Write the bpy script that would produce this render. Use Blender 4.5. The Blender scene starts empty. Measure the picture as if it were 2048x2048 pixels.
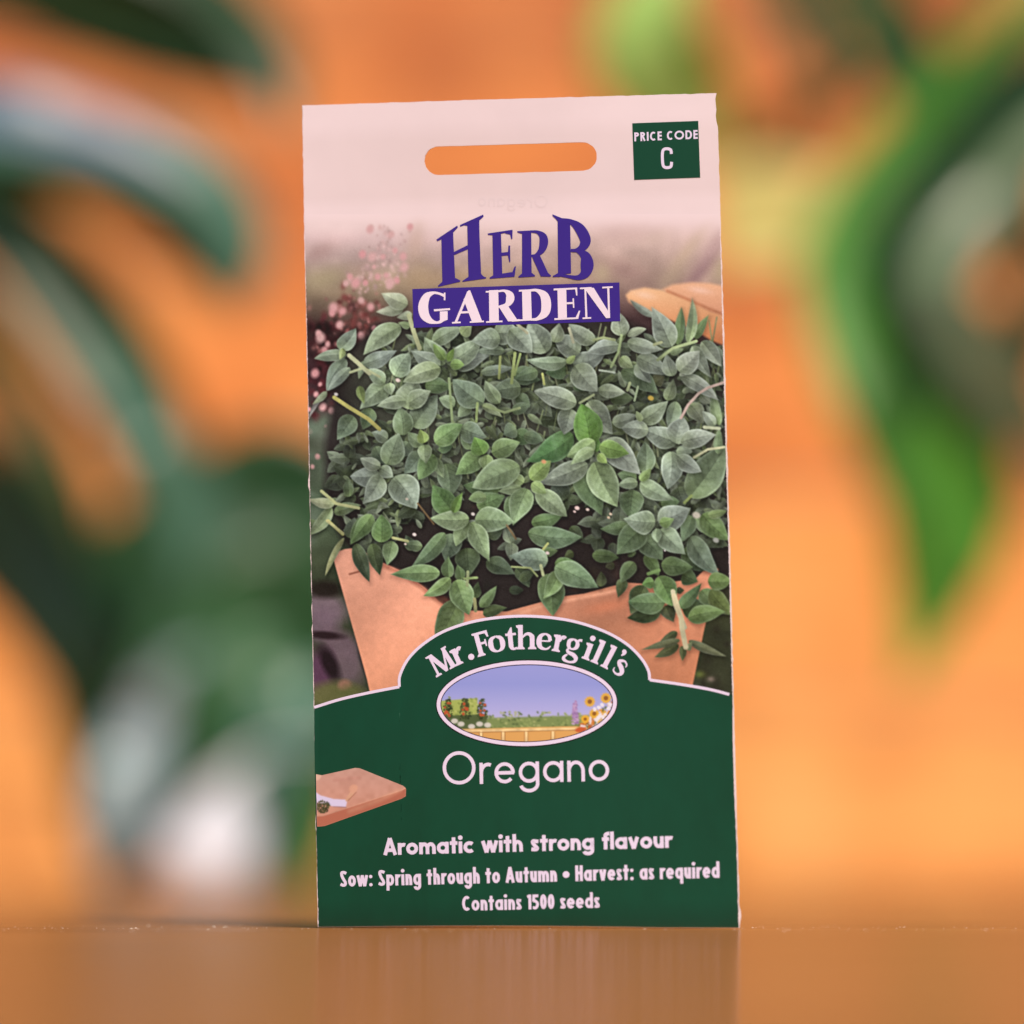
import bpy, bmesh, math, random
import numpy as np
from mathutils import Vector, Matrix
from mathutils.geometry import delaunay_2d_cdt

random.seed(7); rng = np.random.default_rng(11)
sc = bpy.context.scene
C = sc.collection
R = math.radians

# ------------------------------------------------------------------ camera
FPX = 9400.0                      # focal length in layout pixels (2048 wide picture)
CAM = Vector((0.0, -0.913, 0.011)); PITCH = R(4.375)
cd = bpy.data.cameras.new('camera'); cam = bpy.data.objects.new('camera', cd); C.objects.link(cam)
cam.location = CAM; cam.rotation_euler = (R(90) + PITCH, 0, 0)
cd.sensor_width = 36; cd.lens = 36 * FPX / 2048; cd.clip_start = 0.01; cd.clip_end = 50
cd.dof.use_dof = True; cd.dof.focus_distance = 0.918; cd.dof.aperture_fstop = 6.9
cd.dof.aperture_blades = 0
sc.camera = cam

# ------------------------------------------------------------------ light
SUN_TO = Vector((0.062, -0.135, 0.157)).normalized()      # direction towards the sun
elev = math.asin(SUN_TO.z); azim = math.atan2(SUN_TO.x, SUN_TO.y)
w = bpy.data.worlds.new('World'); sc.world = w; w.use_nodes = True
nt = w.node_tree; sky = nt.nodes.new('ShaderNodeTexSky'); sky.sky_type = 'NISHITA'
sky.sun_disc = False; sky.sun_elevation = elev; sky.sun_rotation = azim
sky.dust_density = 3.0; sky.air_density = 1.0; sky.ozone_density = 1.0
bg = nt.nodes['Background']; nt.links.new(sky.outputs[0], bg.inputs[0]); bg.inputs[1].default_value = 0.07
sl = bpy.data.lights.new('sun', 'SUN'); sun = bpy.data.objects.new('sun', sl); C.objects.link(sun)
sl.energy = 2.9; sl.angle = R(1.5); sl.color = (1.0, 0.86, 0.72)
sun.rotation_euler = (-SUN_TO).to_track_quat('-Z', 'Y').to_euler(); sun.location = SUN_TO * 3
vs = sc.view_settings; vs.view_transform = 'Standard'; vs.look = 'None'; vs.gamma = 1.0
vs.use_curve_mapping = False; vs.exposure = 0.40
sc.cycles.max_bounces = 8; sc.cycles.use_denoising = True; sc.cycles.caustics_reflective = False

# ------------------------------------------------------------------ helpers
def lin(c):
    c = np.asarray(c, float) / 255.0
    return np.where(c <= 0.04045, c / 12.92, ((c + 0.055) / 1.055) ** 2.4)
def lin4(c): return (*[float(v) for v in lin(c)], 1.0)
def tag(o, label=None, cat=None, group=None, kind=None):
    if label: o['label'] = label
    if cat: o['category'] = cat
    if group: o['group'] = group
    if kind: o['kind'] = kind
    return o
def empty(name, loc=(0, 0, 0)):
    o = bpy.data.objects.new(name, None); o.empty_display_size = 0.02; o.location = loc; C.objects.link(o); return o
def link(name, me, mat, parent=None):
    o = bpy.data.objects.new(name, me); C.objects.link(o)
    if mat: me.materials.append(mat)
    if parent:
        o.parent = parent; bpy.context.view_layer.update()
        o.matrix_parent_inverse = parent.matrix_world.inverted()
    return o
def mesh_np(name, V, F, col=None, smooth=True):
    """V (n,3); F (m,4) or list of faces; col (n,3) linear"""
    me = bpy.data.meshes.new(name); V = np.asarray(V, np.float32)
    if isinstance(F, np.ndarray):
        m, k = F.shape
        me.vertices.add(len(V)); me.vertices.foreach_set('co', V.ravel())
        me.loops.add(m * k); me.loops.foreach_set('vertex_index', F.astype(np.int32).ravel())
        me.polygons.add(m); me.polygons.foreach_set('loop_start', np.arange(0, m * k, k, dtype=np.int32))
        me.update(calc_edges=True)
    else:
        me.from_pydata(V.tolist(), [], F); me.update()
    if col is not None:
        a = me.color_attributes.new('ink', 'FLOAT_COLOR', 'POINT')
        c4 = np.ones((len(V), 4), np.float32); c4[:, :3] = col; a.data.foreach_set('color', c4.ravel())
    if smooth: me.polygons.foreach_set('use_smooth', np.ones(len(me.polygons), bool))
    return me

# camera rays for laying things out at real depths
cP, sP = math.cos(PITCH), math.sin(PITCH)
FW = np.array([0, cP, sP]); UP = np.array([0, -sP, cP]); RT = np.array([1.0, 0, 0]); CM = np.array(CAM)
def at(px, py, D):
    return CM + FW * D + RT * ((px - 1024) / FPX * D) + UP * (-(py - 1024) / FPX * D)

# ------------------------------------------------------------------ materials
def new_mat(name):
    m = bpy.data.materials.new(name); m.use_nodes = True
    return m, m.node_tree, m.node_tree.nodes['Principled BSDF']
def ramp(nt, fac, stops):
    r = nt.nodes.new('ShaderNodeValToRGB'); e = r.color_ramp.elements
    while len(e) < len(stops): e.new(0.5)
    for i, (p, c) in enumerate(stops): e[i].position = p; e[i].color = (*c, 1)
    nt.links.new(fac, r.inputs[0]); return r.outputs[0]
def noise(nt, vec, scale, detail=4, rough=0.5, mapscale=None, dist=0.0):
    if mapscale:
        mp = nt.nodes.new('ShaderNodeMapping'); mp.inputs['Scale'].default_value = mapscale
        nt.links.new(vec, mp.inputs[0]); vec = mp.outputs[0]
    n = nt.nodes.new('ShaderNodeTexNoise'); n.inputs['Scale'].default_value = scale
    n.inputs['Detail'].default_value = detail; n.inputs['Roughness'].default_value = rough
    n.inputs['Distortion'].default_value = dist
    nt.links.new(vec, n.inputs['Vector']); return n.outputs['Fac']
def coord(nt, which='Object'):
    return nt.nodes.new('ShaderNodeTexCoord').outputs[which]
def bump(nt, b, h, strength, dist):
    n = nt.nodes.new('ShaderNodeBump'); n.inputs['Strength'].default_value = strength
    n.inputs['Distance'].default_value = dist
    nt.links.new(h, n.inputs['Height']); nt.links.new(n.outputs[0], b.inputs['Normal'])

# printed ink: colours come from the print layout, light coated stock
M_INK, nt_, b_ = new_mat('printed_ink')
a_ = nt_.nodes.new('ShaderNodeVertexColor'); a_.layer_name = 'ink'
nt_.links.new(a_.outputs[0], b_.inputs['Base Color'])
b_.inputs['Roughness'].default_value = 0.42; b_.inputs['Specular IOR Level'].default_value = 0.25
o_ = coord(nt_)
bump(nt_, b_, noise(nt_, o_, 2600, 2), 0.10, 0.00003)

PAPER = (0.84, 0.66, 0.60)
REFW = (250, 233, 217)           # how a white sheet shows in this light
WHITE_ALB = 0.84
def ink(c):
    """layout colour as it shows on the sheet -> ink reflectance"""
    return np.clip((lin(c) - 0.009) / lin(REFW) * WHITE_ALB, 0.003, 0.9)

M_PAPER, nt_, b_ = new_mat('coated_paper')
o_ = coord(nt_)
sx_ = nt_.nodes.new('ShaderNodeSeparateXYZ'); nt_.links.new(o_, sx_.inputs[0])
mr_ = nt_.nodes.new('ShaderNodeMapRange'); mr_.inputs[1].default_value = 0.1405; mr_.inputs[2].default_value = 0.1600
nt_.links.new(sx_.outputs[2], mr_.inputs[0])
pl_ = [float(v) for v in ink((244, 214, 208))]; pd_ = [float(v) for v in ink((238, 208, 201))]
c_ = ramp(nt_, mr_.outputs[0], [(0.0, pl_), (0.04, pl_), (0.16, pd_), (0.72, pd_), (0.90, pl_)])
nz_ = noise(nt_, o_, 90, 3)
mx_ = nt_.nodes.new('ShaderNodeMix'); mx_.data_type = 'RGBA'; mx_.blend_type = 'MULTIPLY'; mx_.inputs[0].default_value = 1
nt_.links.new(c_, mx_.inputs[6]); nt_.links.new(ramp(nt_, nz_, [(0.3, (0.96, 0.96, 0.96)), (0.7, (1, 1, 1))]), mx_.inputs[7])
nt_.links.new(mx_.outputs[2], b_.inputs['Base Color'])
b_.inputs['Roughness'].default_value = 0.45; b_.inputs['Specular IOR Level'].default_value = 0.35
bump(nt_, b_, noise(nt_, o_, 2200, 3), 0.10, 0.00004)

# glossy sealed timber of the table
M_TABLE, nt_, b_ = new_mat('sealed_wood')
o_ = coord(nt_)
g1 = noise(nt_, o_, 9, 6, 0.6, (0.35, 6, 6), 0.4)
g2 = noise(nt_, o_, 60, 5, 0.65, (0.3, 9, 9))
c1 = ramp(nt_, g1, [(0.3, (0.28, 0.105, 0.034)), (0.55, (0.39, 0.165, 0.055)), (0.75, (0.47, 0.225, 0.08))])
mx = nt_.nodes.new('ShaderNodeMix'); mx.data_type = 'RGBA'; mx.blend_type = 'MULTIPLY'; mx.inputs[0].default_value = 1
nt_.links.new(c1, mx.inputs[6]); nt_.links.new(ramp(nt_, g2, [(0.35, (0.72, 0.70, 0.68)), (0.6, (1, 1, 1))]), mx.inputs[7])
nt_.links.new(mx.outputs[2], b_.inputs['Base Color'])
nt_.links.new(ramp(nt_, noise(nt_, o_, 25, 4), [(0.3, (0.10,) * 3), (0.7, (0.17,) * 3)]), b_.inputs['Roughness'])
b_.inputs['Specular IOR Level'].default_value = 0.5
bump(nt_, b_, noise(nt_, o_, 300, 6, 0.7, (0.15, 3, 3)), 0.12, 0.0001)
df_ = nt_.nodes.new('ShaderNodeBsdfDiffuse'); nt_.links.new(mx.outputs[2], df_.inputs[0])
ms_ = nt_.nodes.new('ShaderNodeMixShader')
nt_.links.new(ramp(nt_, noise(nt_, o_, 14, 5, 0.6, (0.6, 2, 2)), [(0.3, (0.30,) * 3), (0.7, (0.48,) * 3)]), ms_.inputs[0])
nt_.links.new(df_.outputs[0], ms_.inputs[1]); nt_.links.new(b_.outputs[0], ms_.inputs[2])
nt_.links.new(ms_.outputs[0], nt_.nodes['Material Output'].inputs[0])

def wood_mat(name, k):
    m, nt, b = new_mat(name); o = coord(nt)
    oi = nt.nodes.new('ShaderNodeObjectInfo')
    va = nt.nodes.new('ShaderNodeVectorMath'); va.operation = 'ADD'
    nt.links.new(o, va.inputs[0]); nt.links.new(oi.outputs['Random'], va.inputs[1])
    g = noise(nt, va.outputs[0], 10, 7, 0.62, (0.5, 5, 9), 0.8)
    big = noise(nt, va.outputs[0], 7.5, 2, 0.5, (1.2, 1, 1.2))
    c = ramp(nt, g, [(0.28, tuple(v * 0.72 for v in k)), (0.5, k), (0.72, tuple(min(v * 1.25, 0.95) for v in k))])
    mx = nt.nodes.new('ShaderNodeMix'); mx.data_type = 'RGBA'; mx.blend_type = 'MULTIPLY'; mx.inputs[0].default_value = 1
    nt.links.new(c, mx.inputs[6])
    nt.links.new(ramp(nt, big, [(0.30, (0.60, 0.48, 0.42)), (0.44, (0.93, 0.88, 0.84)), (0.56, (1, 1.02, 1.04)), (0.70, (1.05, 1.22, 1.5))]), mx.inputs[7])
    m2 = nt.nodes.new('ShaderNodeMix'); m2.data_type = 'RGBA'; m2.blend_type = 'MULTIPLY'; m2.inputs[0].default_value = 1
    nt.links.new(mx.outputs[2], m2.inputs[6]); nt.links.new(oi.outputs['Color'], m2.inputs[7])
    nt.links.new(m2.outputs[2], b.inputs['Base Color'])
    b.inputs['Roughness'].default_value = 0.55
    bump(nt, b, g, 0.4, 0.002)
    return m
M_WALL = wood_mat('orange_stained_timber', (0.74, 0.25, 0.06))

def leaf_mat(name, dark, light, rough=0.35, trans=0.25, tcol=None):
    m, nt, b = new_mat(name); uv = nt.nodes.new('ShaderNodeUVMap'); uv.uv_map = 'leaf'
    v = noise(nt, uv.outputs[0], 8, 3, 0.5, (6, 0.6, 1))
    w2 = noise(nt, coord(nt), 35, 3)
    ad = nt.nodes.new('ShaderNodeMath'); ad.operation = 'ADD'; nt.links.new(v, ad.inputs[0]); nt.links.new(w2, ad.inputs[1])
    hf = nt.nodes.new('ShaderNodeMath'); hf.operation = 'MULTIPLY'; hf.inputs[1].default_value = 0.5; nt.links.new(ad.outputs[0], hf.inputs[0])
    c = ramp(nt, hf.outputs[0], [(0.35, dark), (0.65, light)])
    nt.links.new(c, b.inputs['Base Color']); b.inputs['Roughness'].default_value = rough
    b.inputs['Specular IOR Level'].default_value = 0.5
    tr = nt.nodes.new('ShaderNodeBsdfTranslucent')
    tr.inputs[0].default_value = (*(tcol or light), 1)
    ms = nt.nodes.new('ShaderNodeMixShader'); ms.inputs[0].default_value = trans
    out = nt.nodes['Material Output']
    nt.links.new(b.outputs[0], ms.inputs[1]); nt.links.new(tr.outputs[0], ms.inputs[2]); nt.links.new(ms.outputs[0], out.inputs[0])
    return m
LM = {
 'dark':  leaf_mat('leaf_dark', (0.008, 0.028, 0.008), (0.02, 0.06, 0.016), 0.4, 0.10),
 'deep':  leaf_mat('leaf_deep_green', (0.012, 0.06, 0.022), (0.03, 0.11, 0.04), 0.4, 0.15),
 'forest': leaf_mat('leaf_forest_green', (0.018, 0.085, 0.03), (0.05, 0.17, 0.065), 0.36, 0.15),
 'teal':  leaf_mat('leaf_blue_green', (0.04, 0.135, 0.09), (0.09, 0.23, 0.165), 0.32, 0.15),
 'mid':   leaf_mat('leaf_mid_green', (0.05, 0.24, 0.02), (0.13, 0.44, 0.05), 0.4, 0.3, (0.2, 0.6, 0.05)),
 'lime':  leaf_mat('leaf_lime', (0.46, 0.74, 0.18), (0.62, 0.86, 0.30), 0.45, 0.4, (0.5, 0.8, 0.12)),
 'yellow': leaf_mat('leaf_yellowing', (0.58, 0.56, 0.16), (0.80, 0.74, 0.30), 0.45, 0.35, (0.9, 0.8, 0.25)),
 'olive': leaf_mat('leaf_olive', (0.05, 0.07, 0.015), (0.12, 0.14, 0.03), 0.45, 0.2),
 'grey':  leaf_mat('leaf_grey_green', (0.14, 0.22, 0.12), (0.26, 0.34, 0.21), 0.3, 0.2),
 'pale':  leaf_mat('leaf_pale_sky_sheen', (0.72, 0.75, 0.84), (0.84, 0.87, 0.95), 0.25, 0.15),  # bright sky sheen on a glossy leaf, painted as its colour
 'silver': leaf_mat('leaf_silver_sky_sheen', (0.22, 0.31, 0.33), (0.36, 0.46, 0.50), 0.3, 0.15),  # weaker sky sheen, also put into the leaf colour
 'blue':  leaf_mat('leaf_blue_sky_sheen', (0.085, 0.13, 0.20), (0.14, 0.20, 0.30), 0.34, 0.1),  # blue sky reflection on the leaf, painted into its base colour
 'brown': leaf_mat('leaf_withered', (0.10, 0.045, 0.012), (0.22, 0.10, 0.03), 0.5, 0.2),
}
M_POT, nt_, b_ = new_mat('glazed_pot')
nt_.links.new(ramp(nt_, noise(nt_, coord(nt_), 20, 4), [(0.3, (0.30, 0.12, 0.06)), (0.7, (0.42, 0.18, 0.09))]), b_.inputs['Base Color'])
b_.inputs['Roughness'].default_value = 0.6
M_SOIL, nt_, b_ = new_mat('potting_soil')
nt_.links.new(ramp(nt_, noise(nt_, coord(nt_), 120, 6), [(0.3, (0.012, 0.008, 0.005)), (0.7, (0.05, 0.03, 0.018))]), b_.inputs['Base Color'])
b_.inputs['Roughness'].default_value = 0.95

# ------------------------------------------------------------------ table and wall
WALL_Y = 2.75
def box_bm(bm, x0, x1, y0, y1, z0, z1, bev=0.0):
    vs_ = [bm.verts.new(p) for p in ((x0,y0,z0),(x1,y0,z0),(x1,y1,z0),(x0,y1,z0),(x0,y0,z1),(x1,y0,z1),(x1,y1,z1),(x0,y1,z1))]
    for f in ((3,2,1,0),(4,5,6,7),(0,1,5,4),(1,2,6,5),(2,3,7,6),(3,0,4,7)): bm.faces.new([vs_[i] for i in f])
    if bev: bmesh.ops.bevel(bm, geom=bm.edges[:], offset=bev, segments=2, affect='EDGES', profile=0.7)
def bm_mesh(name, bm, smooth=False):
    me = bpy.data.meshes.new(name); bm.normal_update(); bm.to_mesh(me); bm.free()
    if smooth: me.polygons.foreach_set('use_smooth', np.ones(len(me.polygons), bool))
    return me
bm = bmesh.new(); box_bm(bm, -1.6, 1.6, -0.66, WALL_Y - 0.004, -0.04, 0.0, 0.003)
table = link('wooden_table', bm_mesh('wooden_table', bm), M_TABLE)
tag(table, 'glossy orange-brown sealed timber table top under the seed packet', 'table')

wall = empty('timber_wall', (0, WALL_Y, 0.0)); tag(wall, 'orange stained timber wall of horizontal boards behind the plants', 'wall', kind='structure')
PH = 0.17
bm = bmesh.new(); box_bm(bm, -1.7, 1.7, 0, 0.022, 0.0015, PH - 0.0015, 0.0025); plank_me = bm_mesh('plank', bm)
plank_me.materials.append(M_WALL)
TONE = [(1.2, 1.6, 1.9), (1.22, 1.7, 2.0), (1.16, 1.36, 1.36), (1.12, 1.16, 1.1), (0.96, 0.93, 0.88), (0.76, 0.68, 0.64), (0.85, 0.8, 0.75), (0.9, 0.85, 0.8), (0.9, 0.85, 0.8), (0.9, 0.85, 0.8)]  # board tones carry the light gradient in their colour: brighter low, dimmer high
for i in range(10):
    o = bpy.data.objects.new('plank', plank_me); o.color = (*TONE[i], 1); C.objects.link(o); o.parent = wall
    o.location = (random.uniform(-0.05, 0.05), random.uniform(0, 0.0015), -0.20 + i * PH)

# ------------------------------------------------------------------ seed packet: sheet geometry
YAW = R(9.8); X0 = 0.0028
uxv = np.array([math.cos(YAW), -math.sin(YAW), 0]); nv = np.array([-math.sin(YAW), -math.cos(YAW), 0]); O = np.array([X0, 0, 0])
def st(px, py):
    """print layout units -> sheet coordinates (metres along and up the sheet)"""
    px = np.asarray(px, float); py = np.asarray(py, float)
    d = FW + np.multiply.outer((px - 1024) / FPX, RT) - np.multiply.outer((py - 1024) / FPX, UP)
    k = ((O - CM) @ nv) / (d @ nv)
    P = CM + d * k[..., None] - O
    return P @ uxv, P[..., 2]
TL, TR, BL, BR = (604, 212), (1434, 188), (636, 1855.5), (1479, 1857.5)
t_base = min(float(st(*BL)[1]), float(st(*BR)[1]))
s_l, s_r = float(st(*BL)[0]), float(st(*BR)[0]); t_top = float(st(*TR)[1])
def S(px, py, off=0.0):
    s, t = st(px, py); t = t - t_base + 0.0002
    sn = np.clip((s - s_l) / (s_r - s_l), 0, 1); tn = np.clip(t / t_top, 0, 1)
    b = 0.0011 * np.sin(np.pi * sn) * np.clip((0.86 - tn) / 0.35, 0, 1) + 0.0006 * np.sin(6.1 * tn + 2.5 * sn) * np.sin(np.pi * sn) \
        + 0.00012 * np.sin(17 * tn - 9 * sn)
    b = b + off
    return O + np.multiply.outer(s, uxv) + np.multiply.outer(t, np.array([0, 0, 1.0])) + np.multiply.outer(b, nv)
def xl(y): return 604 + (y - 212) * (636 - 604) / (1855.5 - 212)
def xr(y): return 1434 + (y - 188) * (1479 - 1434) / (1857.5 - 188)

packet = empty('seed_packet', (X0, 0, 0)); tag(packet, 'upright paper packet of oregano seeds with green band and hang slot', 'seed packet')
bpy.context.view_layer.update()

def bow(k): return 2.6 * np.clip(np.sin(np.pi * np.clip(k * 1.25 - 0.02, 0, 1)), 0, 1) + 0.7 * np.clip(np.sin(np.pi * k), 0, 1)
def jag(n, amp): return rng.normal(0, amp, n)
# outline, anticlockwise from the top left, with a slightly ragged cut
ol = []
ys = np.linspace(212, 1855.5, 150); e = jag(150, 0.45); e[[68, 69]] -= 2.2; e[[95]] -= 1.6; e[0] = e[-1] = 0
ol += [(xl(y) + d, y) for y, d in zip(ys, e)]
xs = np.linspace(636, 1479, 80)[1:]; ol += [(x, 1855.5 + (x - 636) / 843 * 2 - bow((x - 636) / 843)) for x in xs]
ys = np.linspace(1857.5, 188, 150)[1:]; e = jag(149, 0.5)
for i, y in enumerate(ys):
    d = e[i]
    if 1812 < y < 1850: d += 3.2 * math.sin((y - 1812) / 38 * math.pi)
    if y < 252: d -= 3.0
    if i == 148: d = -1
    ol.append((xr(y) + d, y))
xs = np.linspace(1434, 604, 80)[1:-1]; ol += [(x, 188 + (1434 - x) / 830 * 24 + jag(1, 0.25)[0]) for x in xs]
# hang slot
sa, sb, sr = np.array([877.0, 323.0]), np.array([1166.0, 315.0]), 28.5
dv = (sb - sa) / np.linalg.norm(sb - sa); pv = np.array([-dv[1], dv[0]])
slot = []
for k in range(17):
    a = math.pi / 2 + math.pi * k / 16; slot.append(sa + sr * (math.cos(a) * dv + math.sin(a) * pv))
for k in range(1, 12): slot.append(sa + (sb - sa) * k / 12 - sr * pv + pv * jag(1, 0.2)[0])
for k in range(17):
    a = -math.pi / 2 + math.pi * k / 16; slot.append(sb + sr * (math.cos(a) * dv + math.sin(a) * pv))
for k in range(1, 12): slot.append(sb + (sa - sb) * k / 12 + sr * pv + pv * jag(1, 0.2)[0])
slot = [tuple(p) for p in slot]
pts = list(ol) + list(slot); n1, n2 = len(ol), len(slot)
edges = [(i, (i + 1) % n1) for i in range(n1)] + [(n1 + i, n1 + (i + 1) % n2) for i in range(n2)]
def in_slot(x, y, m=0.0):
    p = np.array([x, y]); k = np.clip(np.dot(p - sa, dv) / np.linalg.norm(sb - sa), 0, 1)
    return np.linalg.norm(p - (sa + (sb - sa) * k)) < sr + m
for y in range(206, 1850, 24):
    for x in np.linspace(xl(y) + 14, xr(y) - 14, 34):
        if y > 188 + (1434 - x) / 830 * 24 + 10 and not in_slot(x, y, 6): pts.append((x, y))
rv, re_, rf, ov, oe, of = delaunay_2d_cdt([Vector(p) for p in pts], edges, [], 1, 1e-5)
rv = [tuple(v) for v in rv]
tri = []
for f in rf:
    cx = sum(rv[i][0] for i in f) / 3; cy = sum(rv[i][1] for i in f) / 3
    if not in_slot(cx, cy, -0.8): tri.append(tuple(f))
PX = np.array(rv); VF = S(PX[:, 0], PX[:, 1], 0.0)
s_, t_ = st(PX[:, 0], PX[:, 1]); sn = np.clip((s_ - s_l) / (s_r - s_l), 0, 1); tn = np.clip((t_ - t_base) / t_top, 0, 1)
belly = 0.0032 * np.sqrt(np.clip(np.sin(np.pi * sn), 0, 1)) * np.clip((0.85 - tn) / 0.25, 0, 1) * (0.55 + 0.45 * np.clip(tn / 0.2, 0, 1))
VB = VF - np.multiply.outer(0.00035 + belly, nv)
nV = len(VF); faces = []
def facing(f):
    a, b, c = (VF[i] for i in f); return np.dot(np.cross(b - a, c - a), nv) > 0
tri = [f if facing(f) else f[::-1] for f in tri]
cnt = {}
for f in tri:
    for i in range(3):
        cnt[(f[i], f[(i + 1) % 3])] = 1
faces += tri + [tuple(i + nV for i in f[::-1]) for f in tri]
for (a, b) in cnt:
    if (b, a) not in cnt: faces.append((b, a, a + nV, b + nV))
me = mesh_np('envelope', np.vstack([VF, VB]), faces, smooth=False)
env = link('envelope', me, M_PAPER, packet)
M_CORE, nt_, b_ = new_mat('raw_paper_edge'); b_.inputs['Roughness'].default_value = 0.9
nt_.links.new(ramp(nt_, noise(nt_, coord(nt_), 3000, 2), [(0.3, (0.82, 0.78, 0.74)), (0.7, (0.93, 0.90, 0.87))]), b_.inputs['Base Color'])
me.materials.append(M_CORE)
for p in me.polygons:
    if len(p.vertices) == 4: p.material_index = 1

# ------------------------------------------------------------------ print: painting tools (layout units)
def vnoise(h, w_, cell):
    gh, gw = int(h / cell) + 3, int(w_ / cell) + 3
    g = rng.random((gh, gw)); y = np.arange(h) / cell; x = np.arange(w_) / cell
    yi = y.astype(int); xi = x.astype(int); fy = (y - yi); fx = (x - xi)
    fy = (fy * fy * (3 - 2 * fy))[:, None]; fx = (fx * fx * (3 - 2 * fx))[None]
    a = g[yi][:, xi]; b = g[yi][:, xi + 1]; c = g[yi + 1][:, xi]; d = g[yi + 1][:, xi + 1]
    return (a * (1 - fx) + b * fx) * (1 - fy) + (c * (1 - fx) + d * fx) * fy - 0.5
def blur(im, sg):
    r = max(1, int(3 * sg)); k = np.exp(-0.5 * (np.arange(-r, r + 1) / sg) ** 2); k /= k.sum()
    for ax in (0, 1):
        pad = [(0, 0)] * im.ndim; pad[ax] = (r, r); p = np.pad(im, pad, mode='edge'); o = 0
        for i, kv in enumerate(k):
            sl_ = [slice(None)] * im.ndim; sl_[ax] = slice(i, i + im.shape[ax]); o = o + kv * p[tuple(sl_)]
        im = o
    return im
lum = lambda c: 0.3 * c[0] + 0.6 * c[1] + 0.1 * c[2]
class Painter:
    def __init__(s, x0, y0, x1, y1, col=(40, 34, 34)):
        s.x0, s.y0 = x0, y0; s.w, s.h = x1 - x0, y1 - y0
        s.im = np.ones((s.h, s.w, 3)) * np.array(col, float)
        s.X, s.Y = np.meshgrid(np.arange(x0, x1) + 0.5, np.arange(y0, y1) + 0.5)
        s.n1 = vnoise(s.h, s.w, 13) + 0.6 * vnoise(s.h, s.w, 6); s.n2 = vnoise(s.h, s.w, 2.2)
    def win(s, xa, ya, xb, yb):
        a = max(0, int(xa - s.x0)); b = min(s.w, int(xb - s.x0) + 1); c = max(0, int(ya - s.y0)); d = min(s.h, int(yb - s.y0) + 1)
        return (slice(c, d), slice(a, b)) if b > a and d > c else None
    def over(s, wn, al, col): s.im[wn] = s.im[wn] * (1 - al[..., None]) + np.asarray(col, float) * al[..., None]
    def blob(s, x, y, rx, ry, col, al=1.0, ang=0, soft=1.0):
        """soft ellipse"""
        m = max(rx, ry) * (1.6 if soft >= 1 else 1.2) + 2
        wn = s.win(x - m, y - m, x + m, y + m)
        if not wn: return
        ca, sa_ = math.cos(R(ang)), math.sin(R(ang)); dx = s.X[wn] - x; dy = s.Y[wn] - y
        d = np.sqrt(((dx * ca + dy * sa_) / rx) ** 2 + ((-dx * sa_ + dy * ca) / ry) ** 2)
        a = np.exp(-d * d * 1.6) if soft >= 1 else np.clip((1 - d) / max(soft, 1e-3) + 0.5, 0, 1)
        s.over(wn, a * al, col)
    def poly(s, P, col, soft=0.8, al=1.0):
        P = np.array(P, float); lo = P.min(0) - 4 - soft; hi = P.max(0) + 4 + soft
        wn = s.win(lo[0], lo[1], hi[0], hi[1])
        if not wn: return
        x, y = s.X[wn], s.Y[wn]; ins = np.zeros(x.shape, bool); dist = np.full(x.shape, 1e9)
        for i in range(len(P)):
            (x1, y1), (x2, y2) = P[i - 1], P[i]
            with np.errstate(divide='ignore', invalid='ignore'):
                c = ((y1 > y) != (y2 > y)) & (x < (x2 - x1) * (y - y1) / (y2 - y1 + 1e-12) + x1)
            ins ^= c
            L2 = (x2 - x1) ** 2 + (y2 - y1) ** 2 + 1e-9
            k = np.clip(((x - x1) * (x2 - x1) + (y - y1) * (y2 - y1)) / L2, 0, 1)
            dist = np.minimum(dist, np.hypot(x - x1 - k * (x2 - x1), y - y1 - k * (y2 - y1)))
        sd = np.where(ins, dist, -dist); a = np.clip(sd / (2 * soft) + 0.5, 0, 1) * al
        s.over(wn, a, col if not callable(col) else col(x, y))
        return wn, a
    def line(s, P, wd, col, soft=0.7, al=1.0):
        P = np.array(P, float); lo = P.min(0) - wd - 3; hi = P.max(0) + wd + 3
        wn = s.win(lo[0], lo[1], hi[0], hi[1])
        if not wn: return
        x, y = s.X[wn], s.Y[wn]; dist = np.full(x.shape, 1e9)
        for (x1, y1), (x2, y2) in zip(P[:-1], P[1:]):
            L2 = (x2 - x1) ** 2 + (y2 - y1) ** 2 + 1e-9
            k = np.clip(((x - x1) * (x2 - x1) + (y - y1) * (y2 - y1)) / L2, 0, 1)
            dist = np.minimum(dist, np.hypot(x - x1 - k * (x2 - x1), y - y1 - k * (y2 - y1)))
        a = np.clip((wd / 2 - dist) / soft + 0.5, 0, 1) * al
        sh = 1 + 0.25 * (y.mean() - y) / max(1, np.ptp(y)) + 0.15 * s.n1[wn]
        s.over(wn, a, np.asarray(col, float) * sh[..., None])
    def leaf(s, bx, by, tx, ty, wd, col, bend=0.0, yel=0.25, shadow=0.34, rib=-1, seed=0):
        L = math.hypot(tx - bx, ty - by); 
        if L < 1: return
        m = wd * 0.6 + 14 + abs(bend) * L
        wn = s.win(min(bx, tx) - m, min(by, ty) - m, max(bx, tx) + m, max(by, ty) + m)
        if not wn: return
        ux, uy = (tx - bx) / L, (ty - by) / L
        tipx = 0.92 + 0.08 * ((seed * 31) % 5); wd = wd * (0.98 if wd > 24 else 1.0); tx += (tx - bx) * 0.12; ty += (ty - by) * 0.12; L *= 1.12
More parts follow.
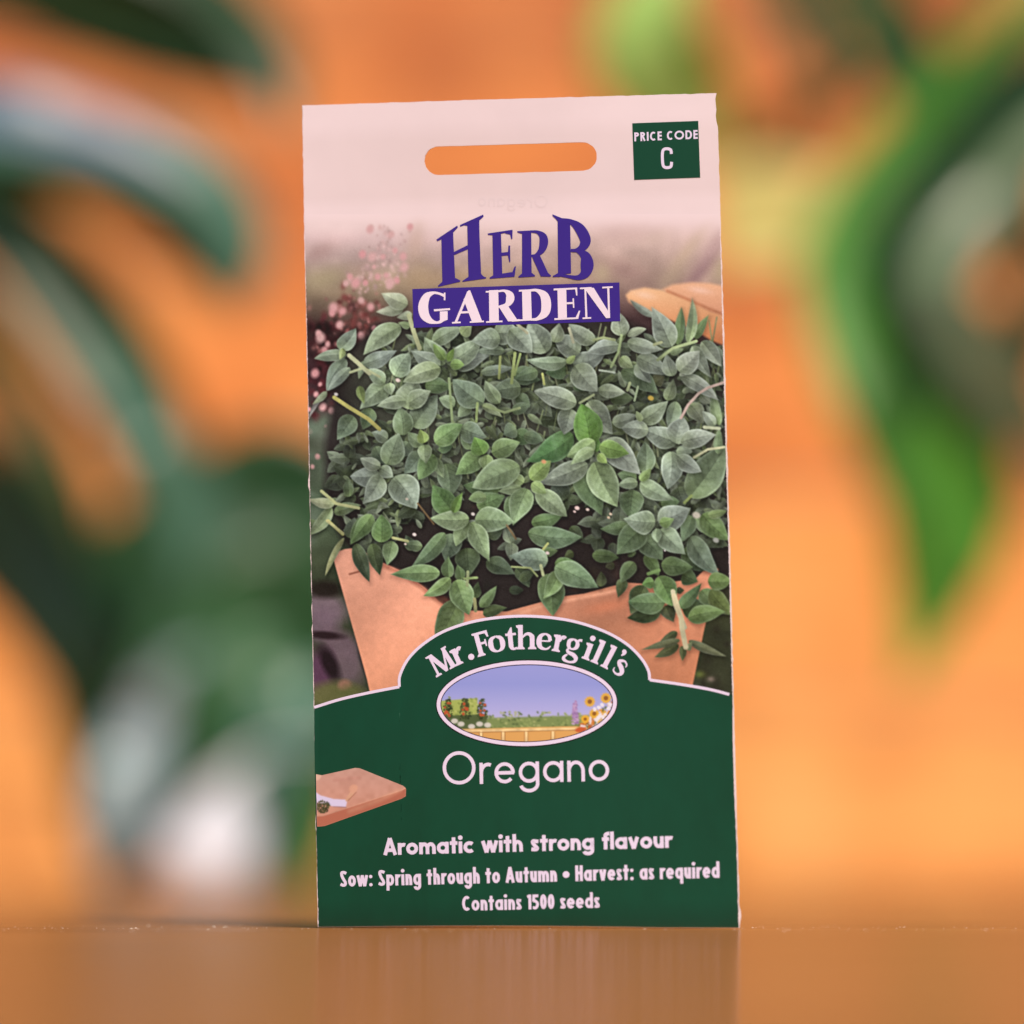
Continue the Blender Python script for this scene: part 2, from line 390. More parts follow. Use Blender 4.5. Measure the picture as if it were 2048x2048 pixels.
        def field(x, y):
            u = ((x - bx) * ux + (y - by) * uy) / L; v = -(x - bx) * uy + (y - by) * ux
            v = v - bend * L * 4 * u * (1 - u)
            uc = np.clip(u, 0.0, 1.0)
            hw = (wd / 2) * (uc ** 0.6) * ((1 - uc) ** tipx) / ((0.6 / (0.6 + tipx)) ** 0.6 * (tipx / (0.6 + tipx)) ** tipx)
            hw = hw * (1 + 0.02 * np.sin(uc * 13 + seed))
            sd = hw - np.abs(v); sd = np.where((u < 0) | (u > 1), -np.hypot(np.maximum(-u, u - 1) * L, v), sd)
            return u, v, hw, sd
        x, y = s.X[wn], s.Y[wn]
        _, _, _, sd = field(x - 2.5, y - 4.5)
        s.im[wn] *= (1 - shadow * np.clip((sd + 9) / 17, 0, 1) ** 1.4)[..., None]
        u, v, hw, sd = field(x, y)
        a = np.clip(sd * 0.8 + 0.5, 0, 1); vn = v / np.maximum(hw, 0.5)
        side = 1 if (seed * 7919) % 13 > 6 else -1
        if abs(uy) < 0.75: side = -1 if ux > 0 else 1
        sh = 1 + side * 0.13 * np.tanh(v / 2.5) + 0.15 * np.clip((np.abs(vn) - 0.78) / 0.2, 0, 1) * np.clip(wd / 30, 0.3, 1)
        sh += rib * 0.16 * np.exp(-(v / 1.0) ** 2) * np.clip((0.95 - u) * 3, 0, 1) * np.clip(wd / 28, 0.25, 1) - rib * 0.07 * np.exp(-((v - 2.2) / 1.1) ** 2)
        big = np.clip((wd - 24) / 20, 0, 1)
        if big > 0:
            ph = (u - 0.24 * np.abs(vn) ** 1.2) * 6.5 + (seed % 7) * .1; fr_ = ph - np.floor(ph)
            sh += big * (0.06 * (np.sin(np.pi * fr_) - 0.6) - 0.075 * np.exp(-((np.minimum(fr_, 1 - fr_) * L / 6.5) / 0.9) ** 2)) * np.clip(1.15 - np.abs(vn), 0, 1) * np.clip((u - 0.05) * 6, 0, 1) * np.clip((0.92 - u) * 5, 0, 1)
        sh += 0.12 * np.clip((np.abs(vn) - 0.88) / 0.08, 0, 1) * np.clip(wd / 36, 0, 1)
        sh += (0.22 if (seed * 17) % 3 else -0.18) * (u - 0.45) + 0.20 * s.n1[wn] + 0.10 * s.n2[wn]
        c = np.asarray(col, float); c = (c * 0.74 + 0.26 * lum(c)) * np.array([0.90, 0.915, 0.85]) * np.ones(x.shape + (3,))
        k = (np.clip((0.5 - u) / 0.5, 0, 1) * yel)[..., None]
        c = c * (1 - k) + np.array([132, 152, 90.]) * k
        k = (np.clip((np.abs(vn) - 0.6) / 0.4, 0, 1) * 0.25 + 0.22 * np.clip(s.n1[wn] + 0.1, 0, 1))[..., None]
        c = c * (1 - k) + (np.array([150, 158, 150.]) * (c.mean() / 150)) * k
        s.over(wn, a, c * sh[..., None])

# ------------------------------------------------------------------ print: the herb picture
P = Painter(590, 424, 1492, 1426)
im, X, Y = P.im, P.X, P.Y
def grad(y, stops):
    ys_ = [a for a, _ in stops]; return np.stack([np.interp(y, ys_, [c[i] for _, c in stops]) for i in range(3)], -1)
left = grad(Y, [(424, (242, 212, 206)), (455, (236, 206, 199)), (480, (222, 190, 184)), (520, (196, 168, 158)), (560, (168, 148, 122)), (590, (140, 120, 98)),
                (625, (100, 82, 70)), (660, (66, 48, 46)), (760, (62, 40, 44)), (860, (82, 84, 72)), (1000, (84, 100, 76)), (1120, (60, 68, 50)), (1426, (62, 62, 48))])
right = grad(Y, [(424, (243, 213, 207)), (450, (238, 207, 200)), (480, (216, 184, 172)), (520, (190, 160, 146)), (560, (170, 142, 126)), (600, (128, 100, 92)), (640, (66, 48, 48)),
                 (760, (60, 50, 46)), (1000, (74, 72, 56)), (1200, (60, 62, 42)), (1426, (52, 54, 40))])
k = np.clip((X - 780) / 300, 0, 1)[..., None]; im[:] = left * (1 - k) + right * k
fade = np.clip((Y - 440) / 90, 0, 1)[..., None]
im *= 1 + (0.20 * vnoise(P.h, P.w, 45) + 0.12 * vnoise(P.h, P.w, 20))[..., None] * fade
for (x, y, rx, ry, c, a, ang) in [
    (640, 505, 45, 22, (175, 140, 132), .6, -25), (720, 545, 60, 24, (160, 128, 120), .5, -20), (830, 490, 22, 60, (200, 168, 150), .6, 10),
    (650, 560, 55, 26, (172, 155, 122), .7, -15), (840, 560, 40, 55, (176, 150, 118), .6, 0), (950, 560, 200, 26, (180, 148, 116), .6, 0),
    (1255, 470, 80, 26, (205, 170, 160), .5, 0), (1250, 545, 70, 28, (160, 126, 118), .6, 20), (1205, 548, 22, 26, (190, 168, 136), .7, 0),
    (1370, 510, 16, 70, (205, 176, 150), .7, 38), (1400, 545, 18, 85, (150, 116, 116), .8, 38), (1430, 490, 16, 60, (196, 160, 155), .6, 38),
    (1445, 540, 22, 36, (182, 160, 128), .8, 20), (1340, 560, 20, 60, (172, 148, 124), .6, 40), (1310, 480, 40, 18, (214, 184, 168), .6, -20)]:
    P.blob(x, y, rx, ry, c, a, ang)
# blurred pink flower spikes at the left
fr = random.Random(5)
def flowers(pts_, n, spread, col, r0, r1):
    for i in range(n):
        bx_, by_ = pts_[fr.randrange(len(pts_))]
        x = fr.gauss(bx_, spread); y = fr.gauss(by_, spread); r = fr.uniform(r0, r1); kk = fr.uniform(0.75, 1.1)
        P.blob(x, y, r, r * fr.uniform(1, 1.5), [v * kk for v in col], fr.uniform(.4, .85), fr.uniform(-40, 40), soft=1.0)
flowers([(760, 530), (775, 500), (735, 560), (780, 470)], 40, 16, (214, 172, 164), 2.5, 5)
flowers([(700, 630), (735, 620), (720, 650), (690, 610)], 70, 20, (122, 66, 62), 4, 8)
flowers([(650, 670), (690, 690), (640, 720), (620, 760), (630, 800), (690, 730), (660, 760)], 120, 22, (98, 48, 52), 4, 9)
flowers([(660, 680), (640, 730), (700, 720), (690, 760)], 40, 26, (34, 22, 24), 6, 12)
flowers([(765, 515), (745, 560), (775, 480), (720, 560), (790, 540)], 60, 14, (222, 182, 176), 3, 6)
flowers([(690, 610), (730, 610), (670, 640), (650, 690), (700, 660)], 50, 18, (178, 118, 112), 3, 6)
for (x, y, r) in [(740, 460, 7), (782, 470, 6), (725, 510, 7), (744, 515, 8), (766, 515, 5), (806, 514, 7), (808, 536, 8), (790, 502, 5), (755, 555, 6), (772, 552, 5), (793, 562, 6),
                  (692, 568, 6), (711, 568, 9), (731, 567, 5), (780, 566, 9), (778, 573, 6), (820, 455, 6), (700, 555, 6), (748, 535, 4), (722, 602, 6), (741, 615, 7), (667, 617, 9), (685, 624, 7), (664, 628, 6),
                  (679, 651, 7), (641, 677, 9), (637, 668, 6), (722, 673, 7), (748, 658, 5), (649, 701, 6), (655, 690, 5), (630, 748, 8), (640, 770, 4), (700, 735, 5), (632, 790, 5), (645, 815, 7), (663, 823, 6), (620, 864, 5), (651, 853, 3), (635, 915, 5), (625, 935, 4), (618, 820, 4)]:
    warm = fr.uniform(0, 1)
    P.blob(x, y, r, r * 1.15, (214, 170 - 20 * warm, 164 - 15 * warm), 1.0, fr.uniform(-30, 30), soft=0.9)
# soft green haze of leaves at the left edge
for i in range(40):
    P.blob(fr.uniform(600, 720), fr.uniform(840, 1080), fr.uniform(12, 34), fr.uniform(8, 18), fr.choice([(96, 110, 92), (110, 124, 104), (78, 88, 70), (66, 72, 56)]), .6, fr.uniform(-60, 60))
# blurred fingers reaching in at the right
def skin(x, y): return np.stack([244 - 0.25 * (y - 580), 190 - 0.5 * (y - 580), 142 - 0.5 * (y - 580)], -1) * (1 + 0.0006 * (1300 - x))[..., None]
P.poly([(1326, 580), (1345, 571), (1385, 566), (1420, 568), (1452, 574), (1452, 640), (1425, 628), (1380, 610), (1340, 594)], lambda x, y: np.stack([236 - 0.4 * (y - 570), 178 - 0.5 * (y - 570), 138 - 0.4 * (y - 570)], -1), 3.5)
P.poly([(1252, 592), (1262, 583), (1290, 577), (1325, 582), (1370, 600), (1420, 624), (1452, 634), (1452, 694), (1425, 684), (1390, 662), (1330, 638), (1285, 625), (1258, 606)], skin, 3.0)
P.line([(1335, 584), (1370, 598), (1420, 620), (1452, 632)], 5, (176, 110, 76), 5, .8)
P.blob(1290, 592, 26, 9, (248, 205, 175), .7, 12); P.blob(1400, 582, 30, 8, (248, 205, 185), .6, 10)
# dusky lobed leaves left of the pot, dark planting right of it
for (x, y, rx, ry, c, ang) in [(650, 1215, 42, 26, (112, 94, 100), 20), (640, 1250, 34, 30, (104, 86, 94), -10), (680, 1290, 38, 24, (96, 78, 84), 35), (690, 1330, 34, 40, (98, 82, 86), -30),
                               (640, 1345, 26, 40, (84, 70, 74), 10), (660, 1330, 14, 34, (36, 28, 30), -25), (650, 1272, 34, 7, (44, 32, 34), 5), (735, 1320, 12, 40, (38, 34, 30), -15), (650, 1180, 34, 16, (40, 34, 30), 0),
                               (660, 1390, 45, 22, (92, 92, 70), -10), (690, 1372, 12, 10, (132, 96, 78), 0), (705, 1395, 26, 20, (84, 86, 64), 0)]:
    P.blob(x, y, rx * 1.1, ry * 1.1, [v * (1.14 if v > 70 else 0.9) for v in c], .9, ang, soft=0.8)
for i in range(40):
    P.blob(fr.uniform(1400, 1475), fr.uniform(1120, 1390), fr.uniform(8, 22), fr.uniform(8, 22), fr.choice([(62, 66, 46), (46, 48, 36), (78, 82, 58), (40, 36, 30)]), .6)
P.blob(1400, 1350, 14, 9, (112, 122, 60), .7); P.blob(1422, 1360, 10, 7, (150, 130, 116), .7)
# shaded inside of the plant
P.poly([(690, 700), (760, 650), (900, 640), (1240, 640), (1400, 700), (1462, 760), (1466, 1150), (1380, 1190), (1250, 1200), (1000, 1240), (880, 1230), (760, 1160), (690, 1090), (650, 1000), (650, 880)], (44, 38, 37), 10, .95)
P.poly([(700, 720), (780, 670), (1240, 660), (1400, 730), (1455, 800), (1455, 960), (1200, 985), (1000, 1000), (800, 1010), (690, 980)], (70, 72, 60), 26, .85)
for i in range(70):
    P.blob(fr.uniform(860, 1400), fr.uniform(980, 1200), fr.uniform(5, 20), fr.uniform(5, 14), fr.choice([(66, 50, 44), (30, 25, 25), (52, 46, 38), (38, 40, 34)]), .5, fr.uniform(0, 90))
# terracotta pot
def terra(x, y):
    k_ = 1 + 0.10 * np.sin((x - 700) / 95.) + 0.05 * np.sin((x + y) / 40.)
    b_ = np.stack([228 - 0.03 * (y - 1100) + 0 * x, 158 - 0.05 * (y - 1200) - 0.012 * (x - 700), 128 - 0.08 * (y - 1200) - 0.02 * (x - 700)], -1)
    return 0.92 * b_ * k_[..., None] * (1 + 0.10 * np.clip((x - 1150) / -300, -0.5, 0.6))[..., None]
wn_a = P.poly([(668, 1108), (690, 1100), (716, 1097), (760, 1124), (800, 1142), (850, 1176), (880, 1205), (905, 1222), (1015, 1225), (1070, 1210), (1120, 1196), (1170, 1189), (1218, 1176), (1255, 1167),
        (1300, 1170), (1346, 1165), (1390, 1160), (1422, 1128), (1437, 1140), (1432, 1170), (1409, 1258), (1384, 1380), (1100, 1420), (744, 1400), (735, 1360), (668, 1122)], terra, 0.9)
P.im *= (1 + 0.05 * P.n1 * np.clip((Y - 1090) / 20, 0, 1))[..., None]
P.line([(716, 1100), (760, 1130), (810, 1150), (850, 1180), (905, 1226)], 9, (168, 104, 82), 8, .7)
P.line([(1020, 1236), (1080, 1216), (1150, 1200), (1250, 1180)], 6, (240, 176, 142), 7, .6)
P.line([(700, 1150), (722, 1144)], 3, (120, 66, 50), 3, .8); P.blob(890, 1200, 26, 8, (120, 70, 54), .6, 30)
P.blob(1300, 1225, 20, 46, (196, 116, 84), .5, 10); P.blob(1215, 1215, 60, 16, (214, 128, 92), .6, -12)

# every hand-placed leaf: (base x, base y, tip x, tip y, width, colour)
LV = []; ST = []
def add(ox, oy, sc_, rows):
    for (a, b, c, d, wd, col) in rows: LV.append((ox + a / sc_, oy + b / sc_, ox + c / sc_, oy + d / sc_, wd / sc_, col))
def stems(ox, oy, sc_, rows):
    for (pl, wd, col) in rows: ST.append(([(ox + a / sc_, oy + b / sc_) for a, b in pl], wd / sc_, col))
add(600, 400, 4.391, [
 (940,930,735,835,150,(186,190,166)),(905,965,690,985,95,(182,186,164)),(985,1010,860,1035,80,(176,184,158)),(965,1120,870,1085,70,(138,158,112)),
 (880,1110,590,1340,190,(150,166,136)),(560,1450,820,1340,150,(138,150,146)),(340,1315,475,1150,150,(150,166,152)),(410,1365,155,1395,105,(150,165,145)),
 (400,1400,250,1660,140,(132,148,138)),(440,1480,265,1660,95,(142,156,148)),(215,1700,90,1900,40,(150,140,146)),(235,1690,120,1790,60,(150,158,130)),
 (380,1310,350,1400,60,(160,176,110)),(560,1420,520,1560,60,(126,140,112)),(520,1640,560,1780,80,(140,160,92))])
stems(600, 400, 4.391, [([(430,1370),(500,1430),(610,1530)],36,(176,178,140)),([(300,1740),(420,1820),(600,1930),(700,2020)],34,(178,172,104)),([(955,1020),(1000,1170),(1050,1310)],38,(172,176,134)),([(700,1560),(560,1480),(440,1520)],22,(160,166,128))])
add(600, 640, 4.391, [
 (835,500,950,320,200,(150,170,146)),(745,560,610,450,130,(142,160,134)),(770,580,550,770,190,(142,160,132)),(780,560,800,660,100,(150,168,136)),(930,720,700,760,125,(156,170,146)),
 (950,790,1010,530,270,(146,160,132)),(960,740,1130,640,170,(150,164,138)),(1235,430,940,540,185,(150,164,130)),(1230,410,1000,290,160,(148,160,150)),(1265,400,1110,180,190,(142,160,130)),
 (1290,390,1575,180,190,(144,160,136)),(1270,360,1180,230,90,(128,160,84)),(1300,370,1350,265,70,(124,160,72)),(1320,400,1430,400,100,(126,160,84)),(1380,430,1640,330,150,(142,152,146)),
 (1160,210,1400,90,150,(138,154,128)),(1420,140,1500,60,120,(150,166,116)),(1760,170,1530,190,190,(150,164,150)),(1700,120,1930,140,230,(150,162,148)),(1800,280,1560,290,90,(140,156,138)),(1590,470,1840,430,90,(128,142,130)),
 (1610,740,1370,550,240,(130,150,130)),(1360,760,1235,700,120,(136,156,124)),(1100,580,1310,600,150,(98,122,82)),(1000,950,1190,690,230,(108,122,104)),(910,1020,880,800,190,(124,146,110)),
 (1190,1090,1405,940,190,(116,150,92)),(1090,1090,1060,980,110,(152,178,92)),(1080,1110,960,1000,120,(138,160,120)),(1100,1100,1110,1255,130,(152,172,132)),(1180,1190,1060,1390,170,(120,154,98)),
 (1060,1170,930,1340,170,(120,140,122)),(770,1060,645,1000,120,(140,154,138)),(770,1280,860,1030,220,(140,160,130)),(710,1300,550,1230,120,(156,166,152)),(700,1310,810,1380,120,(150,164,146)),
 (700,1370,470,1380,180,(134,144,140)),(720,1380,570,1600,190,(150,162,150)),(830,1390,1010,1640,280,(150,165,152)),(1290,1270,1320,1530,220,(108,128,100)),(1610,1190,1540,1050,170,(116,164,74)),
 (1690,1180,1910,1090,180,(134,164,106)),(1640,1190,1650,1330,130,(146,172,112)),(1580,1190,1390,1350,190,(124,158,98)),(1930,1290,1560,1460,260,(144,168,126)),(1760,1480,1470,1460,200,(104,134,86)),
 (1640,1560,1500,1580,110,(130,156,104)),(1540,1760,1850,1780,230,(132,156,118)),(1560,1650,1780,1560,200,(110,142,90)),(1350,1700,1190,1480,220,(100,140,78)),(1350,1700,1425,1540,90,(112,154,70)),(1490,1760,1185,1750,180,(150,172,130)),
 (1500,1790,1610,1940,150,(138,162,112)),(1480,1800,1390,1940,130,(130,156,108)),(1930,1540,1850,1760,170,(120,150,100)),
 (310,1620,85,1580,95,(172,176,142)),(280,1650,95,1870,115,(134,150,112)),(640,1720,470,1940,150,(108,140,84)),(720,1940,720,1740,180,(104,134,82)),(430,1560,420,1420,95,(98,116,84)),(470,850,340,1040,180,(106,124,104)),
 (620,780,560,950,150,(96,116,84)),(1420,960,1620,1030,200,(118,136,118)),(1520,1140,1430,1000,120,(112,134,98)),(1750,740,1640,560,130,(140,158,124)),(1940,600,1700,640,190,(112,128,106)),(1500,760,1400,850,110,(122,140,110)),
 (1600,750,1760,850,80,(146,160,120)),(1900,960,1800,1010,150,(116,136,112)),(1180,1220,1260,1380,100,(126,146,108)),(1220,1150,1330,1120,100,(100,130,92)),(960,1080,900,1200,150,(112,130,110)),(660,1120,740,1260,130,(108,126,106))])
stems(600, 640, 4.391, [([(1890,300),(1860,560)],26,(156,170,110)),([(1760,330),(1750,520)],22,(150,160,104)),([(190,1510),(320,1620),(520,1660)],26,(176,180,130)),([(250,1770),(380,1890)],26,(166,164,104)),([(1560,740),(1550,900)],22,(140,156,104)),([(1310,520),(1340,900)],22,(134,150,108)),([(1620,760),(1800,820),(1930,780)],22,(142,156,112)),([(1040,1620),(1180,1800)],16,(110,92,66)),([(1820,1810),(1900,1930)],16,(112,96,70))])
add(600, 1000, 4.391, [
 (640,150,470,370,150,(108,138,84)),(430,340,480,180,130,(88,100,84)),(720,380,720,160,190,(106,142,82)),(815,370,775,560,145,(126,152,106)),(490,390,600,690,135,(80,94,72)),(640,390,700,640,140,(76,90,62)),
 (390,340,240,640,56,(150,150,104)),(1280,300,995,585,150,(104,130,96)),(1370,310,1290,525,200,(106,126,104)),(1480,190,1385,390,140,(138,162,112)),(1520,220,1655,515,180,(140,164,120)),(1470,430,1490,660,230,(76,92,66)),
 (1235,650,845,660,160,(120,150,98)),(1310,690,1310,520,120,(104,130,86)),(1330,700,1115,835,130,(130,160,96)),(1380,710,1480,985,220,(124,154,96)),(1420,710,1390,590,100,(100,126,80)),(1390,890,1220,1200,240,(100,120,72)),
 (1590,950,1720,780,100,(106,132,84)),(1550,870,1570,740,90,(72,88,58)),(1640,550,1870,650,160,(84,100,80)),(1615,1010,1805,960,110,(78,92,58)),(1000,450,940,330,100,(84,98,76)),(1020,60,880,150,120,(70,80,62)),(1080,420,930,400,100,(92,108,82)),
 (1650,330,1780,250,130,(78,92,70)),(300,120,520,60,110,(104,120,86)),(210,250,90,180,80,(94,112,76))])
stems(600, 1000, 4.391, [([(820,340),(950,370)],24,(166,168,118)),([(1480,640),(1475,760)],26,(150,160,116)),([(1450,700),(1560,690)],22,(140,156,104)),([(1550,980),(1540,880)],30,(140,140,98)),([(240,190),(380,300)],24,(172,170,120))])
add(1020, 500, 4.293, [
 (965,745,935,560,160,(168,178,160)),(1010,745,1155,690,75,(164,174,150)),(940,830,690,885,135,(156,166,162)),(1010,795,1285,855,135,(154,164,152)),(1385,840,1235,530,210,(150,160,152)),(1250,580,1055,450,64,(142,152,146)),
 (1440,820,1470,530,95,(116,144,96)),(1530,800,1560,455,95,(146,164,126)),(1590,770,1695,585,80,(124,150,96)),(1570,830,1715,1080,130,(150,160,146)),(1650,790,1800,985,140,(150,158,146)),(1730,830,1850,960,80,(128,138,122)),(1450,1050,1610,890,190,(166,172,162)),
 (1455,1085,1620,1020,64,(166,172,158)),(1470,1090,1755,1275,130,(156,162,156)),(1400,1090,1350,920,130,(150,160,148)),(1090,930,1355,1065,170,(146,156,146)),(1090,980,1205,1135,130,(140,150,142)),(950,930,1050,1010,110,(146,162,118)),(960,1040,1240,1220,190,(104,124,96)),
 (730,800,530,660,150,(150,160,146)),(310,890,180,650,230,(150,162,150)),(380,800,420,650,130,(152,162,140)),(0,690,170,870,210,(150,162,150)),(600,890,390,760,200,(148,158,148)),(490,970,175,950,125,(150,170,146)),(480,1020,320,1060,160,(94,122,86)),(540,980,800,890,170,(144,154,150)),
 (560,1000,730,1200,230,(150,160,146)),(490,980,555,920,64,(150,172,100)),(570,1330,245,1230,190,(152,162,150)),(760,1210,970,1230,125,(150,160,142)),(670,1310,860,1560,220,(146,156,142)),(520,1370,470,1570,190,(142,152,142)),(560,1150,640,1210,110,(84,110,76)),
 (690,1680,620,1365,260,(96,144,58)),(730,1650,515,1770,160,(136,162,108)),(770,1690,1000,1750,160,(122,160,76)),(740,1740,760,1640,60,(88,128,58)),(760,1760,830,1830,80,(148,178,92)),(720,1720,540,1840,110,(150,172,128)),(540,1590,180,1800,230,(82,128,74)),(820,1640,1100,1910,240,(150,158,150)),(1160,1920,1160,1680,170,(122,142,114)),
 (880,1490,1065,1430,130,(146,156,144)),(1190,1560,985,1540,160,(154,164,154)),(1120,1480,1335,1320,170,(152,166,142)),(1130,1480,1090,1400,60,(160,178,130)),(1430,1310,1370,1530,130,(130,146,126)),(1440,1660,1175,1560,190,(146,158,146)),(1430,1670,1490,1470,210,(150,160,152)),(1470,1660,1740,1600,170,(152,160,152)),
 (1800,1510,1760,1215,95,(130,150,110)),(1760,1520,1665,1405,95,(148,158,146)),(1350,1300,1400,1130,110,(128,140,112)),(1240,1150,1320,1100,120,(96,96,70)),(860,1280,1040,1280,130,(84,98,70)),(1380,900,1480,860,60,(132,150,112)),(40,1060,240,1120,170,(90,112,84)),(240,1050,60,1110,120,(100,122,92)),
 (60,1250,160,1350,120,(94,112,86)),(20,1400,160,1340,100,(100,118,92)),(40,1580,190,1640,150,(92,120,80)),(120,1600,270,1640,120,(102,122,96)),(1540,1330,1650,1480,150,(118,124,106)),(1640,1240,1720,1320,90,(122,128,112)),(1790,1760,1800,1560,80,(120,142,104))])
stems(1020, 500, 4.293, [([(1850,1140),(1700,1190),(1620,1240),(1530,1340),(1470,1450)],22,(186,164,150)),([(870,1010),(930,890),(960,740)],22,(150,166,120)),([(1240,820),(1300,800)],24,(160,166,126)),([(1270,950),(1400,850),(1600,790)],26,(158,172,126)),([(60,640),(150,720)],24,(172,170,140)),([(510,680),(545,800)],24,(180,180,150)),([(720,780),(800,760),(900,780)],22,(148,158,116)),([(40,1080),(90,900)],20,(148,164,106)),([(280,1070),(295,1160)],18,(170,176,110)),([(600,1320),(720,1250)],20,(156,166,126)),([(1670,1530),(1800,1540)],26,(176,182,150)),([(1580,1790),(1700,1720),(1840,1700)],20,(176,176,140)),([(1070,1300),(1100,1180)],18,(150,166,130)),([(770,1040),(840,1050),(900,1060)],16,(170,180,160)),([(1010,1210),(1030,1150)],24,(150,160,120))])
add(1020, 800, 4.293, [
 (670,560,285,705,200,(140,150,138)),(180,690,335,545,160,(136,164,88)),(120,720,10,650,110,(140,160,110)),(150,770,40,1055,210,(130,156,112)),(230,790,465,985,180,(150,170,132)),(190,720,300,800,110,(140,166,100)),(100,760,-80,790,110,(144,164,124)),
 (730,540,905,885,270,(138,160,116)),(610,610,775,965,260,(94,118,82)),(1090,690,940,650,140,(110,134,96)),(1100,720,945,740,100,(142,160,132)),(1120,720,1375,850,160,(150,170,142)),(1120,700,1205,605,85,(132,160,92)),(1060,780,1040,1000,220,(104,128,92)),
 (1390,450,1360,740,200,(150,164,152)),(1440,490,1625,610,145,(154,164,158)),(1430,450,1555,450,100,(146,160,142)),(1540,840,1820,440,300,(120,140,108)),(1250,1060,1005,1030,210,(154,172,150)),(1280,1070,1525,950,230,(150,162,156)),(1290,1120,1485,1310,200,(150,170,146)),(1270,1110,1270,1220,85,(150,172,140)),
 (1290,1070,1400,1030,100,(132,164,98)),(1150,1100,945,1310,240,(104,128,92)),(1130,1190,1295,1365,210,(96,116,88)),(1020,1080,805,1110,120,(98,122,84)),(160,1150,570,1180,200,(104,130,98)),(190,1070,435,1000,140,(100,130,82)),(330,1390,30,1350,200,(138,158,146)),(390,1440,725,1600,220,(124,154,116)),
 (390,1420,555,1400,90,(100,134,78)),(420,1480,305,1690,150,(126,156,98)),(330,1500,370,1825,240,(94,118,76)),(290,1310,405,1300,85,(98,120,78)),(710,1340,915,1360,120,(84,104,66)),(1070,1400,965,1560,130,(90,110,76)),(980,1540,935,1690,100,(84,96,62)),(780,1610,785,1490,90,(72,78,54)),(1300,1420,1545,1440,170,(90,114,72)),
 (1480,1300,1710,1440,220,(74,94,66)),(1160,1340,1265,1500,115,(88,112,66)),(1550,1180,1785,1490,190,(124,144,126)),(1560,1000,1480,1210,140,(124,150,116)),(1650,990,1870,1195,200,(110,140,82)),(1600,1010,1725,1165,115,(124,150,110)),(1240,1570,1145,1590,105,(100,140,72)),(1280,1520,1385,1750,200,(104,140,78)),
 (1330,1750,1050,1740,190,(104,134,88)),(1300,1800,1040,1870,150,(68,84,54)),(1150,1600,1050,1820,180,(82,96,62)),(1340,1770,1400,1900,135,(74,78,54)),(1450,1790,1625,1600,115,(94,122,80)),(1640,1640,1780,1790,150,(110,134,86)),(1480,1790,1700,1800,190,(70,88,56)),(1700,1560,1890,1560,160,(110,138,72)),(1720,1640,1900,1830,160,(104,120,62)),
 (1530,1880,1815,1830,160,(110,138,76)),(1430,1640,1490,1640,60,(66,74,50)),(60,1450,160,1600,120,(74,88,66)),(90,1560,210,1480,90,(78,92,66)),(0,1640,110,1640,80,(60,70,56)),(480,860,380,740,200,(80,92,80)),(1440,760,1500,900,200,(92,104,88)),(1300,900,1440,880,130,(104,130,92)),(1480,1500,1600,1560,150,(78,98,64)),(1700,1000,1850,960,80,(130,152,96)),
 (520,1100,620,1190,120,(74,86,64)),(1060,1350,1030,1300,80,(78,94,62)),(900,1420,830,1440,80,(70,70,52)),(550,1320,480,1350,80,(76,86,52))])
stems(1020, 800, 4.293, [([(270,1430),(290,1510)],26,(180,188,140)),([(290,1290),(330,1240)],20,(166,172,110)),([(1500,890),(1560,830)],24,(146,162,100)),([(20,1440),(180,1450),(240,1520)],16,(150,160,110)),([(1400,1650),(1420,1760),(1470,1880),(1500,1960)],40,(186,180,146)),([(1190,1500),(1280,1470)],30,(110,134,84))])
add(1020, 1000, 4.293, [(1460,1210,1165,1285,64,(104,106,74)),(1450,1250,1265,1345,84,(92,96,60)),(1435,1140,1285,1235,74,(86,92,60)),(1535,1215,1825,1335,74,(110,112,82)),(1480,1260,1480,1375,64,(96,100,62)),(1530,1300,1560,1230,50,(120,124,84))])
stems(1020, 1000, 4.293, [([(1410,830),(1440,930),(1470,1020),(1480,1120),(1510,1270)],44,(196,184,146))])
add(780, 1220, 3.578, [(520,10,345,170,0.1,(100,120,72))])
# filler foliage behind, then dark to light
fl = random.Random(21)
FILL = []
for i in range(430):
    x = fl.uniform(660, 1455); y = fl.uniform(680, 1090)
    if x < 760 and y < 880: continue
    if y > 1000 and 850 < x < 1200 and fl.random() < .7: continue
    a0 = fl.uniform(0, 6.28); col = fl.choice([(88, 98, 80), (98, 108, 92), (76, 86, 68), (90, 104, 76), (106, 116, 100)])
    for q in range(fl.choice([1, 2, 2, 4])):
        a = a0 + q * 1.57 + fl.uniform(-.3, .3); L = fl.uniform(20, 46); kk = fl.uniform(.68, 1.1)
        FILL.append((x, y, x + L * math.cos(a), y + L * .8 * math.sin(a), L * fl.uniform(.5, .75), tuple(v * kk for v in col)))
for i, l in enumerate(FILL): P.leaf(*l, bend=fl.uniform(-.06, .06), yel=.2, seed=i, shadow=.22)
# fine upright stems and slender young leaves between the large ones
for i in range(90):
    x = fl.uniform(760, 1440); y = fl.uniform(700, 960); a = fl.uniform(-.35, .35); L = fl.uniform(30, 80)
    P.line([(x, y), (x + L * a * .5, y - L * .5), (x + L * a, y - L)], fl.uniform(2, 4), fl.choice([(128, 138, 96), (112, 122, 88), (140, 146, 112)]), .9, .8)
for i in range(620):
    x = fl.uniform(680, 1455); y = fl.uniform(680, 1060); a = fl.uniform(0, 6.28); L = fl.uniform(14, 34); kk = fl.uniform(.75, 1.12)
    if (x < 770 and y < 860) or (y > 990 and 850 < x < 1250): continue
    P.leaf(x, y, x + L * math.cos(a), y + L * math.sin(a), L * fl.uniform(.32, .5), tuple(v * kk for v in fl.choice([(118, 128, 108), (108, 120, 92), (128, 138, 120), (112, 126, 88)])), seed=i, shadow=.25, yel=.15)
for st_ in ST[::2]: P.line(*st_)
P.im[:] = P.im
